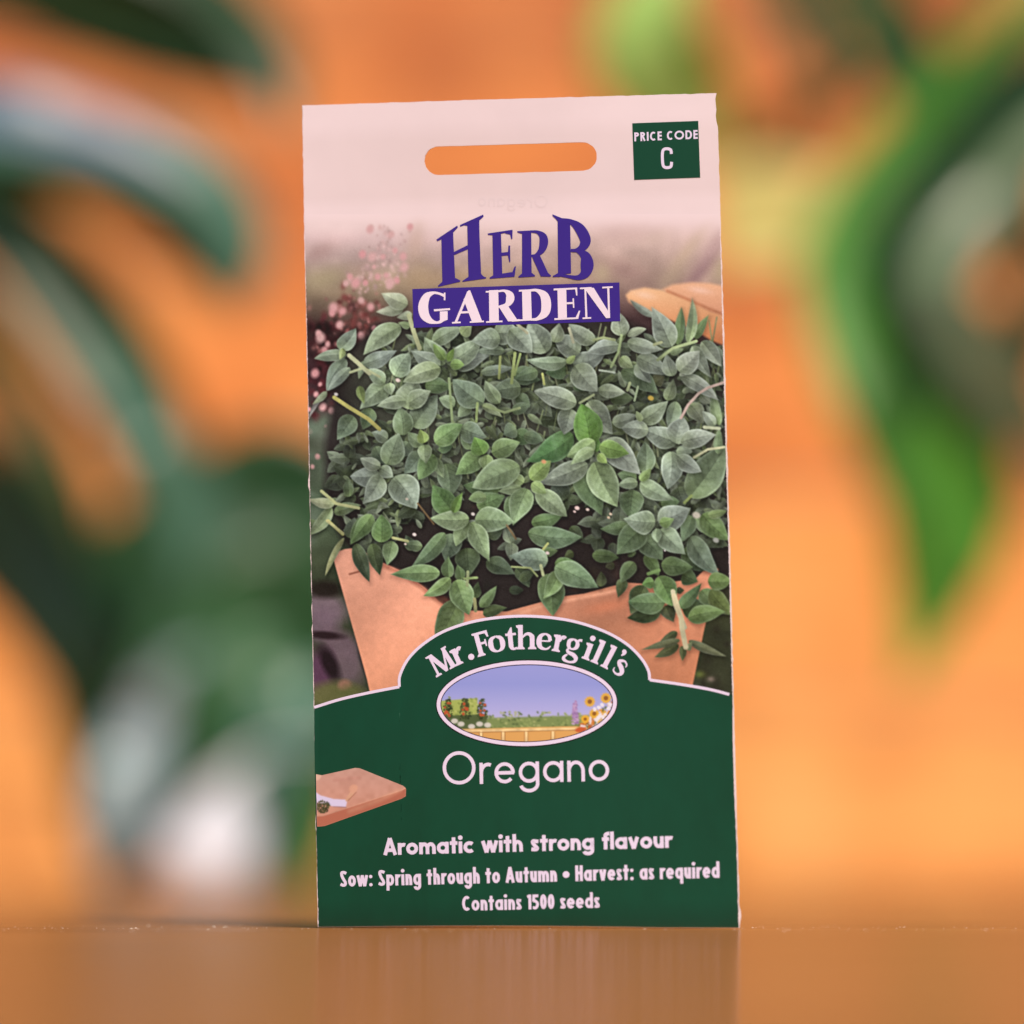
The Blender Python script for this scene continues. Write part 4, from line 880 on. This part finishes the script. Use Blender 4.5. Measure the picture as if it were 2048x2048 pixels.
for x in (965, 1009, 1055, 1108): 
    E_.line([(x, 1466), (x, 1496)], 5, (240, 204, 146), .8); E_.line([(x + 3.4, 1466), (x + 3.4, 1496)], 1, (120, 70, 40), .8); E_.line([(x - 3.4, 1466), (x - 3.4, 1496)], 1, (120, 70, 40), .8)
E_.line([(928, 1467.5), (1155, 1462)], 1, (130, 80, 46), .8)
E_.blob(1163, 1461, 11, 5, (196, 86, 50), .95, -8, soft=.3)
E_.im = np.clip(blur(E_.im, .6), 5, 250)
em = empty('oval_emblem', (X0, 0, 0)); em.parent = packet; em.location = (0, 0, 0); bpy.context.view_layer.update()
def ell(a, b, n=120):
    t = np.linspace(0, 2 * np.pi, n, endpoint=False); ca, sa_ = math.cos(R(EANG)), math.sin(R(EANG))
    return np.stack([ECX + a * np.cos(t) * ca - b * np.sin(t) * sa_, ECY + a * np.cos(t) * sa_ + b * np.sin(t) * ca], 1)
gu = np.sin(np.linspace(-math.pi / 2, math.pi / 2, 300)); gv = np.linspace(-1, 1, 130)
ex = np.repeat(gu[None] * (EA + 1), 130, 0); ey = gv[:, None] * np.sqrt(np.clip(1 - gu ** 2, 1e-5, 1))[None] * (EB + 1)
ca, sa_ = math.cos(R(EANG)), math.sin(R(EANG)); gx = ECX + ex * ca - ey * sa_; gy = ECY + ex * sa_ + ey * ca
me = mesh_np('garden_picture', S(gx, gy, 0.00011).reshape(-1, 3), grid_faces(130, 300), ink(sample(E_, gx, gy)).reshape(-1, 3))
link('garden_picture', me, M_INK, em)
I = Ink(0.000125); I.ribbon(ell(EA + 4.5, EB + 4.5), 8.4, PALE, True); I.ribbon(ell(EA + 9.3, EB + 9.3), 1.8, (20, 24, 24), True); I.ribbon(ell(EA, EB), 1.7, (44, 36, 60), True)
I.done('emblem_ring', em)

# ---- curved brand lettering (serif), drawn glyph by glyph and set round an arc
I = Ink(0.00012); KE = 3.578
def brand(ch):
    """serif glyphs, x-height 1, centred on x = 0, y up: polygons and weighted strokes"""
    T = .30; t = .11; out = []
    def p(*q): out.append(('p', q))
    def r_(q, n=8): out.append(('r', cat(q, n)))
    def stem(x, a, b, foot=True, head=True):
        p((x - T / 2, a), (x + T / 2, a), (x + T / 2, b), (x - T / 2, b))
        if foot: p((x - .27, a), (x + .27, a), (x + .25, a + t * .8), (x + T / 2, a + t * 1.5), (x - T / 2, a + t * 1.5), (x - .25, a + t * .8))
        if head: p((x + T / 2, b), (x - T / 2 - .13, b - t * .2), (x - T / 2 - .13, b - t * 1.1), (x - T / 2, b - t * 2), (x + T / 2, b - t * 2))
    if ch == 'M':
        p((-.80, 0), (-.36, 0), (-.38, .10), (-.50, .14), (-.46, 1.2), (-.60, 1.3), (-.66, .14), (-.79, .10))
        p((-.66, 1.36), (-.34, 1.36), (.06, .40), (.02, .02), (-.08, .02)); p((-.78, 1.36), (-.50, 1.36), (-.50, 1.24), (-.62, 1.22), (-.78, 1.27))
        p((-.06, .02), (.10, .02), (.54, 1.36), (.42, 1.36), (.36, 1.16)); p((.36, 1.36), (.72, 1.36), (.72, 1.27), (.60, 1.22), (.66, .12), (.80, .09), (.80, 0), (.22, 0), (.22, .09), (.34, .12))
    elif ch == 'r':
        stem(-.15, 0, 1); r_([(-.02, .62, .12), (.08, .86, .2), (.22, .90, .26), (.30, .84, .26)])
    elif ch == '.': out.append(('d', (0, .16, .20)))
    elif ch == 'F':
        stem(-.22, 0, 1.4, True, False); p((-.50, 1.42), (.50, 1.42), (.52, 1.02), (.42, 1.02), (.32, 1.26), (-.22, 1.28), (-.36, 1.26), (-.50, 1.33)); p((-.1, .80), (.18, .80), (.20, .92), (.29, .92), (.29, .50), (.20, .50), (.18, .66), (-.1, .66))
    elif ch == 'o':
        r_([(0, .945, .11), (-.30, .80, .26), (-.38, .5, .34), (-.30, .20, .26), (0, .055, .11), (.30, .20, .26), (.38, .5, .34), (.30, .80, .26), (0, .945, .11)])
    elif ch == 't':
        p((-.17, .2), (.13, .2), (.13, 1.34), (.05, 1.34), (-.17, 1.02)); p((-.32, .86), (.36, .86), (.36, 1.0), (-.32, 1.0)); r_([(-.02, .30, .30), (.02, .14, .26), (.16, .06, .16), (.34, .12, .1)])
    elif ch == 'h':
        stem(-.38, 0, 1.44); stem(.36, 0, .72, True, False); r_([(-.24, .70, .10), (-.05, .88, .16), (.18, .90, .22), (.34, .76, .30), (.36, .66, .30)])
    elif ch == 'e':
        r_([(-.34, .52, .10), (.20, .54, .10), (.36, .56, .10)], 4); r_([(.34, .56, .24), (.26, .82, .22), (0, .945, .12), (-.28, .80, .26), (-.36, .5, .34), (-.26, .18, .28), (.04, .06, .14), (.26, .12, .12), (.40, .27, .07)])
    elif ch == 'g':
        r_([(-.06, .95, .11), (-.30, .80, .24), (-.32, .62, .26), (-.26, .44, .22), (-.04, .34, .11), (.18, .46, .22), (.24, .64, .26), (.18, .82, .22), (-.06, .95, .11)])
        r_([(.14, .84, .10), (.30, .96, .16), (.46, .98, .18)], 5); r_([(-.18, .38, .08), (-.30, .22, .16), (-.16, .10, .22), (.14, .04, .26), (.36, -.12, .26), (.30, -.34, .18), (-.04, -.44, .14), (-.36, -.36, .22), (-.38, -.20, .18), (-.22, -.02, .10)])
    elif ch == 'i': stem(0, 0, 1.0); out.append(('d', (-.02, 1.32, .18)))
    elif ch == 'l': stem(0, 0, 1.44)
    elif ch == "'": r_([(.02, 1.46, .28), (.06, 1.32, .22), (-.02, 1.12, .06)]); out.append(('d', (.01, 1.42, .14)))
    elif ch == 's':
        r_([(.28, .66, .04), (.27, .82, .10), (.04, .945, .13), (-.22, .82, .22), (-.18, .66, .26), (.06, .52, .30), (.24, .34, .28), (.22, .16, .22), (0, .055, .13), (-.26, .14, .10), (-.30, .34, .04)])
    return out
acx, acr, acy = 1000.0, 1150.0, 1438.0
for (ch, x) in [('M', 418), ('r', 524), ('.', 597), ('F', 690), ('o', 783), ('t', 880), ('h', 985), ('e', 1108), ('r', 1208), ('g', 1300), ('i', 1402), ('l', 1464), ('l', 1534), ("'", 1590), ('s', 1618)]:
    th = math.asin((x - acx) / acr); I.k = 0
    def mp(q):
        q = np.asarray(q, float); X_ = q[:, 0] * 112; Y_ = q[:, 1] * 121
        ex_ = acx + (acr + Y_) * math.sin(th) + X_ * math.cos(th); ey_ = acy - (acr + Y_) * math.cos(th) + X_ * math.sin(th)
        return np.stack([780 + ex_ / KE, 1220 + ey_ / KE], 1)
    for g in brand(ch):
        if g[0] == 'p': I.poly(mp(g[1]), PALE)
        elif g[0] == 'd': c_ = mp([g[1][:2]])[0]; I.disc(c_[0], c_[1], g[1][2] * 110 / KE, g[1][2] * 110 / KE, PALE)
        else: q = g[1]; I.ribbon(mp(q[:, :2]), q[:, 2] * 110 / KE, PALE)
I.done('brand_lettering')

# ---- little chopping board picture
I = Ink(0.00010)
def zb(x, y): return (max(600 + x / 4.293, xl(1480 + y / 4.293) + 2.2), 1480 + y / 4.293)
def pb(pts_, col): I.poly([zb(a, b) for a, b in pts_], col)
Bp = Painter(620, 1530, 830, 1665, (40, 80, 60))
pbx = lambda pts_: [(600 + a / 4.293, 1480 + b / 4.293) for a, b in pts_]
TOPF = [(60, 330), (190, 308), (480, 246), (520, 250), (895, 400), (912, 420), (880, 446), (200, 660), (60, 672)]
SIDE = [(60, 660), (200, 655), (880, 438), (914, 418), (921, 430), (919, 490), (880, 512), (215, 745), (150, 751), (60, 740)]
nb = vnoise(Bp.h, Bp.w, 9)
Bp.im[:] = np.array((206, 148, 126.)) + (Bp.Y - 1585)[..., None] * np.array([.10, -.05, -.12]) + nb[..., None] * 14
Bp.poly(pbx(SIDE), (184, 108, 84), .8); Bp.line(pbx([(60, 662), (200, 657), (880, 440), (916, 420)]), 1.6, (224, 166, 138), 1.2)
Bp.line(pbx([(430, 620), (700, 520), (860, 440)]), 8, (214, 156, 124), 8, .5); Bp.line(pbx([(300, 350), (520, 330)]), 5, (194, 132, 114), 6, .5)
Bp.poly(pbx([(60, 420), (130, 450), (180, 482), (290, 512), (412, 520), (400, 582), (280, 575), (180, 548), (60, 530)]), (222, 204, 224), .7)
Bp.line(pbx([(290, 578), (402, 584)]), 1.4, (150, 110, 110), 1); Bp.line(pbx([(412, 520), (440, 480), (480, 415)]), 8, (226, 168, 134), 1); Bp.line(pbx([(420, 525), (490, 455)]), 1.2, (160, 100, 76), 1)
Bp.blob(*pbx([(465, 425)])[0], 9, 8, (222, 160, 130), .9, -40, soft=.4)
for i in range(140):
    a = er_.uniform(0, 6.28); r = 14 * math.sqrt(er_.random()); Bp.blob(647 + r * math.cos(a), 1615 + r * .9 * math.sin(a), er_.uniform(1, 2.2), er_.uniform(.8, 1.6), er_.choice([(74, 74, 46), (48, 44, 32), (100, 96, 62), (60, 62, 40)]), .9, er_.uniform(0, 180), soft=.4)
Bp.blob(634, 1552, 9, 11, (228, 182, 156), .95, 20, soft=.3); Bp.im = np.clip(blur(Bp.im, .6), 5, 250)
outl = [(zb(a, b)) for a, b in [(60, 330), (128, 300), (190, 309), (480, 246), (520, 250), (895, 400), (918, 420), (921, 432), (919, 490), (880, 512), (215, 745), (150, 751), (60, 740)]]
ap = np.array(outl); lo, hi = ap.min(0), ap.max(0)
inn = [(x, y) for x in np.arange(lo[0] + .8, hi[0], 1.4) for y in np.arange(lo[1] + .8, hi[1], 1.4)]
r = delaunay_2d_cdt([Vector(q) for q in outl] + [Vector(q) for q in inn], [(i, (i + 1) % len(outl)) for i in range(len(outl))], [], 1, 1e-6)
V2 = np.array([tuple(v) for v in r[0]]); I._push(V2, [tuple(f) for f in r[2]], sample(Bp, V2[:, 0], V2[:, 1])); I.done('chopping_board_print')

# ------------------------------------------------------------------ plants behind the packet
DS = 1.55
def strap(parent, path, mat, tilt=0.0, fold=0.18, n=9, name='leaf'):
    """arching leaf: path of (x, y, depth, width) in layout units"""
    q = cat(path, n); q[:, 2] *= DS; Cn = np.array([at(a, b, d) for a, b, d, _ in q]); wd = np.maximum(q[:, 3], 6) * q[:, 2] / FPX
    t = np.gradient(Cn, axis=0); t /= np.linalg.norm(t, axis=1, keepdims=True)
    side = np.cross(t, FW); side /= np.maximum(np.linalg.norm(side, axis=1, keepdims=True), 1e-6)
    nn = np.cross(side, t); c_, s_ = math.cos(tilt), math.sin(tilt)
    side2 = side * c_ + nn * s_; nrm = np.cross(side2, t)
    nrm *= np.sign((nrm @ -FW))[:, None]
    V = []; m = len(q)
    prof = np.linspace(-1, 1, 7)
    for lay in (0, 1):
        for i in range(m):
            for u in prof:
                V.append(Cn[i] + side2[i] * (u * wd[i] / 2) + nrm[i] * (abs(u) * wd[i] * fold * 0.5 - lay * (0.0009 * (1 - 0.7 * abs(u)))))
    V = np.array(V); F = []
    K = 7
    for i in range(m - 1):
        for j in range(K - 1):
            a = i * K + j; F.append((a, a + 1, a + K + 1, a + K)); b = a + m * K; F.append((b, b + K, b + K + 1, b + 1))
        for j in (0, K - 1):
            a = i * K + j; b = a + m * K; F.append((a, a + K, b + K, b))
    for i in (0, m - 1):
        for j in range(K - 1):
            a = i * K + j; b = a + m * K; F.append((a, a + 1, b + 1, b))
    me = mesh_np(name, V, F); uv = me.uv_layers.new(name='leaf')
    li = np.zeros(len(me.loops), np.int32); me.loops.foreach_get('vertex_index', li); li %= m * K
    uv.data.foreach_set('uv', np.stack([(li % K) / 6.0, (li // K) / m], 1).astype(np.float32).ravel())
    return link(name, me, LM[mat], parent)
def pot_plant(name, label, base, r, h, crown):
    root = empty(name, base); tag(root, label, 'plant', 'leafy plants behind the packet'); bpy.context.view_layer.update()
    pr = [(0.62, 0), (0.66, 0.01), (0.9, 0.80), (1.0, 0.81), (1.02, 0.99), (0.96, 1.0), (0.9, 0.9), (0.0, 0.9)]
    n = 40; V = []; F = []
    for (a, b) in pr:
        for k_ in range(n): V.append((base[0] + a * r * math.cos(2 * math.pi * k_ / n), base[1] + a * r * math.sin(2 * math.pi * k_ / n), base[2] + b * h))
    for i in range(len(pr) - 1):
        for k_ in range(n): F.append((i * n + k_, i * n + (k_ + 1) % n, (i + 1) * n + (k_ + 1) % n, (i + 1) * n + k_))
    F.append(tuple(range(n))[::-1])
    p = link('pot', mesh_np('pot', V, F), M_POT, root)
    V = [(base[0], base[1], base[2] + .94 * h)] + [(base[0] + .93 * r * math.cos(2 * math.pi * k_ / n), base[1] + .93 * r * math.sin(2 * math.pi * k_ / n), base[2] + (.92 + .02 * math.sin(k_ * 2.3)) * h) for k_ in range(n)]
    link('soil', mesh_np('soil', V, [(0, 1 + k_, 1 + (k_ + 1) % n) for k_ in range(n)]), M_SOIL, p)
    a = np.array([base[0], base[1], base[2] + .9 * h]); b = np.array(crown); V = []; F = []
    for i in range(9):
        c = a + (b - a) * i / 8 + np.array([0.006 * math.sin(i), 0, 0]); rr = 0.011 * (1 - .5 * i / 8)
        for k_ in range(10): V.append((c[0] + rr * math.cos(k_ * .628), c[1] + rr * math.sin(k_ * .628), c[2]))
    for i in range(8):
        for k_ in range(10): F.append((i * 10 + k_, i * 10 + (k_ + 1) % 10, i * 10 + 10 + (k_ + 1) % 10, i * 10 + 10 + k_))
    link('stem', mesh_np('stem', V, F), LM['brown'], root)
    return root
def foot(px, D):
    p = at(px, 1024, D); return (float(p[0]), float(p[1]), 0.0)

# tall plant standing left of the view
cl = (-620, 700); DL = 1.80
pA = pot_plant('strap_leaf_plant', 'large plant with long arching dark and blue-green strap leaves, left of packet', foot(cl[0], DL * DS), 0.085, 0.13, at(cl[0], cl[1], DL * DS))
for path, mat, tilt in [
    ([(-620, 700, DL, 30), (-400, 100, 1.82, 110), (-60, -50, 1.85, 180), (200, 15, 1.85, 220), (390, 95, 1.84, 180), (550, 210, 1.82, 12)], 'dark', -.25),
    ([(-620, 690, 1.84, 30), (-200, -260, 1.95, 90), (180, -180, 1.97, 130), (400, 0, 1.97, 180), (520, 130, 1.96, 160), (580, 270, 1.95, 14)], 'deep', .3),
    ([(-620, 710, DL, 30), (-330, 270, 1.72, 90), (-60, 215, 1.7, 140), (140, 248, 1.7, 130), (290, 300, 1.7, 80), (400, 360, 1.7, 8)], 'blue', .6),
    ([(-620, 710, 1.83, 30), (-300, 320, 1.78, 90), (100, 270, 1.76, 130), (330, 320, 1.75, 160), (450, 415, 1.75, 140), (482, 520, 1.75, 100), (478, 620, 1.75, 8)], 'teal', .5),
    ([(-620, 720, 1.86, 30), (-250, 380, 1.84, 60), (120, 345, 1.83, 110), (300, 420, 1.82, 120), (400, 510, 1.82, 110), (462, 640, 1.81, 10)], 'dark', -.3),
    ([(-620, 720, DL, 30), (-300, 300, 1.8, 100), (-40, 430, 1.79, 150), (140, 640, 1.78, 170), (270, 830, 1.77, 180), (350, 1010, 1.77, 160), (390, 1230, 1.77, 20)], 'deep', .2),
    ([(-620, 720, 1.76, 30), (-200, 380, 1.78, 12), (120, 600, 1.75, 20), (290, 840, 1.69, 90), (375, 990, 1.69, 130), (375, 1180, 1.69, 14)], 'teal', .3),
    ([(-620, 730, DL, 30), (-300, 560, 1.86, 50), (-20, 760, 1.88, 70), (120, 910, 1.88, 70), (200, 1120, 1.88, 8)], 'olive', .2),
    ([(-620, 740, DL, 30), (-340, 760, 1.82, 90), (-60, 940, 1.83, 160), (70, 1110, 1.83, 180), (150, 1290, 1.82, 140), (190, 1480, 1.82, 12)], 'deep', .1),
    ([(-620, 720, 1.9, 30), (-380, 420, 1.92, 80), (-120, 560, 1.93, 100), (40, 800, 1.93, 110), (140, 1010, 1.93, 110), (230, 1260, 1.93, 10)], 'deep', .1),
    ([(-620, 700, 1.95, 30), (-420, 300, 1.98, 60), (-60, 360, 2.0, 80), (160, 520, 2.0, 80), (300, 700, 2.0, 60), (400, 900, 2.0, 8)], 'olive', -.1),
    ([(-620, 740, DL, 30), (-340, 900, 1.9, 90), (-80, 1080, 1.92, 130), (40, 1210, 1.92, 120), (110, 1400, 1.92, 10)], 'dark', -.1),
]: strap(pA, path, mat, tilt)
# low bushy plant, its pot hidden by the packet
DB = 1.92; cb = (840, 1560)
pB = pot_plant('bushy_plant', 'low bushy plant with broad drooping green leaves, rising behind packet edge', foot(cb[0], DB * DS), 0.05, 0.065, at(cb[0], cb[1], DB * DS))
for path, mat, tilt in [
    ([(840, 1560, DB, 20), (740, 1250, 1.94, 90), (620, 980, 1.95, 210), (480, 1000, 1.95, 260), (380, 1170, 1.94, 190), (330, 1340, 1.93, 14)], 'deep', .1),
    ([(840, 1560, DB, 20), (700, 1380, 1.9, 70), (560, 1190, 1.88, 190), (420, 1270, 1.87, 240), (340, 1430, 1.86, 200), (300, 1620, 1.86, 14)], 'forest', .2),
    ([(840, 1560, DB, 20), (690, 1420, 1.88, 60), (570, 1330, 1.86, 130), (480, 1400, 1.85, 220), (440, 1550, 1.85, 180), (420, 1720, 1.85, 14)], 'forest', -.2),
    ([(840, 1560, DB, 20), (720, 1420, 1.86, 60), (630, 1400, 1.84, 140), (560, 1530, 1.83, 190), (550, 1680, 1.83, 170), (570, 1800, 1.83, 30)], 'teal', -.4),
    ([(840, 1560, DB, 20), (640, 1300, 1.96, 60), (400, 1040, 1.98, 130), (240, 1170, 1.98, 220), (190, 1400, 1.98, 190), (180, 1640, 1.98, 14)], 'deep', -.2),
    ([(840, 1560, DB, 20), (640, 1340, 1.97, 60), (460, 1220, 1.99, 130), (300, 1330, 1.99, 230), (220, 1500, 1.99, 190), (190, 1700, 1.99, 14)], 'deep', .1),
    ([(840, 1560, DB, 20), (620, 1420, 1.9, 10), (430, 1310, 1.86, 16), (330, 1350, 1.8, 50), (285, 1460, 1.72, 115), (240, 1600, 1.70, 130), (190, 1770, 1.70, 8)], 'silver', -.1),
    ([(840, 1560, DB, 20), (700, 1500, 1.84, 10), (540, 1500, 1.8, 10), (455, 1570, 1.74, 50), (425, 1680, 1.68, 190), (408, 1805, 1.68, 170)], 'pale', -.1),
    ([(840, 1560, DB, 20), (660, 1520, 1.9, 60), (480, 1470, 1.92, 110), (330, 1560, 1.93, 190), (240, 1700, 1.93, 150), (210, 1800, 1.93, 14)], 'teal', .1),
    ([(840, 1560, DB, 20), (740, 1330, 1.9, 50), (670, 1100, 1.9, 120), (600, 1180, 1.9, 170), (560, 1330, 1.9, 110), (540, 1440, 1.9, 10)], 'forest', .1),
    ([(840, 1560, DB, 20), (700, 1460, 1.95, 50), (560, 1430, 1.97, 120), (460, 1560, 1.97, 180), (460, 1720, 1.97, 140), (480, 1800, 1.97, 10)], 'forest', .1),
    ([(840, 1560, DB, 20), (640, 1360, 2.0, 40), (400, 1330, 2.02, 100), (250, 1450, 2.02, 150), (190, 1600, 2.02, 120), (200, 1740, 2.02, 10)], 'dark', .1),
    ([(840, 1560, DB, 20), (720, 1480, 1.87, 40), (640, 1540, 1.87, 110), (620, 1660, 1.87, 130), (640, 1790, 1.87, 14)], 'mid', .1),
]: strap(pB, path, mat, tilt)
# plant standing right of the view
cr = (2700, 200); DR = 1.90
pC = pot_plant('broad_leaf_plant', 'tall plant with green and yellowing arching leaves, right of packet', foot(cr[0], DR * DS), 0.085, 0.13, at(cr[0], cr[1], DR * DS))
for path, mat, tilt in [
    ([(2700, 200, DR, 26), (2100, -420, 2.05, 40), (1560, -280, 2.05, 50), (1330, -60, 2.0, 130), (1300, 80, 1.98, 260), (1370, 190, 1.98, 240), (1470, 320, 1.98, 14)], 'lime', -.5),
    ([(2700, 200, DR, 26), (2150, -200, 2.0, 50), (1750, 140, 2.06, 50), (1600, 230, 2.08, 80), (1520, 290, 2.08, 80), (1460, 360, 2.08, 10)], 'olive', .1),
    ([(2700, 200, DR, 26), (2200, -100, 1.9, 50), (1860, 200, 1.88, 40), (1740, 390, 1.86, 60), (1650, 400, 1.85, 130), (1550, 425, 1.85, 220), (1430, 450, 1.85, 200)], 'yellow', -.2),
    ([(2700, 200, DR, 26), (2200, -60, 1.86, 60), (1800, 260, 1.85, 80), (1660, 500, 1.84, 110), (1690, 680, 1.83, 130), (1780, 860, 1.82, 170), (1880, 1000, 1.82, 260), (1870, 1160, 1.82, 190), (1810, 1370, 1.82, 10)], 'mid', .1),
    ([(2700, 200, DR, 26), (2200, 60, 1.96, 70), (1850, 300, 1.97, 100), (1730, 490, 1.97, 130), (1800, 690, 1.97, 170), (1930, 860, 1.96, 170), (2040, 1030, 1.96, 20)], 'deep', -.2),
    ([(2700, 200, DR, 26), (2250, -350, 1.9, 80), (1800, -250, 1.92, 110), (1730, -40, 1.92, 140), (1820, 130, 1.92, 150), (1920, 290, 1.92, 150), (2030, 430, 1.92, 110), (2160, 600, 1.92, 10)], 'forest', -.2),
    ([(2700, 200, DR, 26), (2200, -420, 2.0, 60), (1700, -300, 2.05, 90), (1570, -80, 2.05, 120), (1620, 60, 2.05, 100), (1700, 240, 2.05, 10)], 'deep', .1),
    ([(2700, 200, DR, 26), (2260, 180, 1.82, 70), (1980, 400, 1.8, 80), (1880, 560, 1.78, 110), (1960, 690, 1.77, 150), (2060, 830, 1.77, 120), (2170, 980, 1.77, 12)], 'grey', -.4),
    ([(2700, 200, DR, 26), (2300, 60, 1.98, 70), (2080, 220, 2.0, 80), (1900, 330, 2.0, 110), (1790, 470, 2.0, 130), (1750, 660, 2.0, 12)], 'forest', -.1),
    ([(2700, 200, DR, 26), (2350, -100, 1.98, 70), (2180, 60, 2.0, 90), (2080, 200, 2.0, 90), (2050, 420, 2.0, 100), (2080, 680, 2.0, 12)], 'teal', -.1),
    ([(2700, 200, DR, 26), (2300, -20, 2.02, 60), (2000, 180, 2.06, 70), (1820, 320, 2.08, 110), (1700, 420, 2.08, 120), (1640, 560, 2.08, 10)], 'olive', -.1),
    ([(2700, 200, DR, 26), (2300, 120, 1.92, 60), (2040, 380, 1.93, 70), (1900, 560, 1.93, 110), (1840, 700, 1.93, 120), (1830, 840, 1.93, 10)], 'forest', .1),
    ([(2700, 200, DR, 26), (2320, 260, 1.86, 60), (2140, 520, 1.86, 90), (2040, 700, 1.86, 130), (1960, 880, 1.86, 140), (1930, 1080, 1.86, 12)], 'dark', .1),
    ([(2700, 200, DR, 26), (2240, 120, 1.9, 50), (1900, 420, 1.9, 90), (1760, 640, 1.9, 130), (1800, 820, 1.9, 150), (1890, 940, 1.9, 110), (1960, 1040, 1.9, 10)], 'forest', .2),
    ([(2700, 200, DR, 26), (2300, 20, 1.86, 50), (2000, 260, 1.86, 80), (1880, 420, 1.86, 100), (1900, 600, 1.86, 110), (1990, 740, 1.86, 12)], 'deep', .2),
]: strap(pC, path, mat, tilt)

# ------------------------------------------------------------------ dust lying on the table round the packet
M_DUST, nt_, b_ = new_mat('pale_dust')
nt_.links.new(ramp(nt_, noise(nt_, coord(nt_), 900, 2), [(0.3, (0.45, 0.34, 0.26)), (0.7, (0.75, 0.64, 0.55))]), b_.inputs['Base Color']); b_.inputs['Roughness'].default_value = 0.9
dr = random.Random(77); V = []; F = []
for i in range(420):
    x = dr.uniform(-0.125, 0.125); y = dr.gauss(0.0, 0.022); r = abs(dr.gauss(0, 0.00004)) + 0.000025; a = dr.uniform(0, 3.14); l = r * dr.uniform(1, 5)
    n = len(V); ca, sa_ = math.cos(a), math.sin(a)
    for (u, v, z) in ((-l, 0, 0), (0, -r, 0), (l, 0, 0), (0, r, 0), (0, 0, r * 1.1)): V.append((x + u * ca - v * sa_, y + u * sa_ + v * ca, z))
    F += [(n, n + 1, n + 4), (n + 1, n + 2, n + 4), (n + 2, n + 3, n + 4), (n + 3, n, n + 4)]
dust = link('dust', mesh_np('dust', V, F, smooth=False), M_DUST)
tag(dust, 'fine pale dust specks lying on the table top', 'dust', kind='stuff')
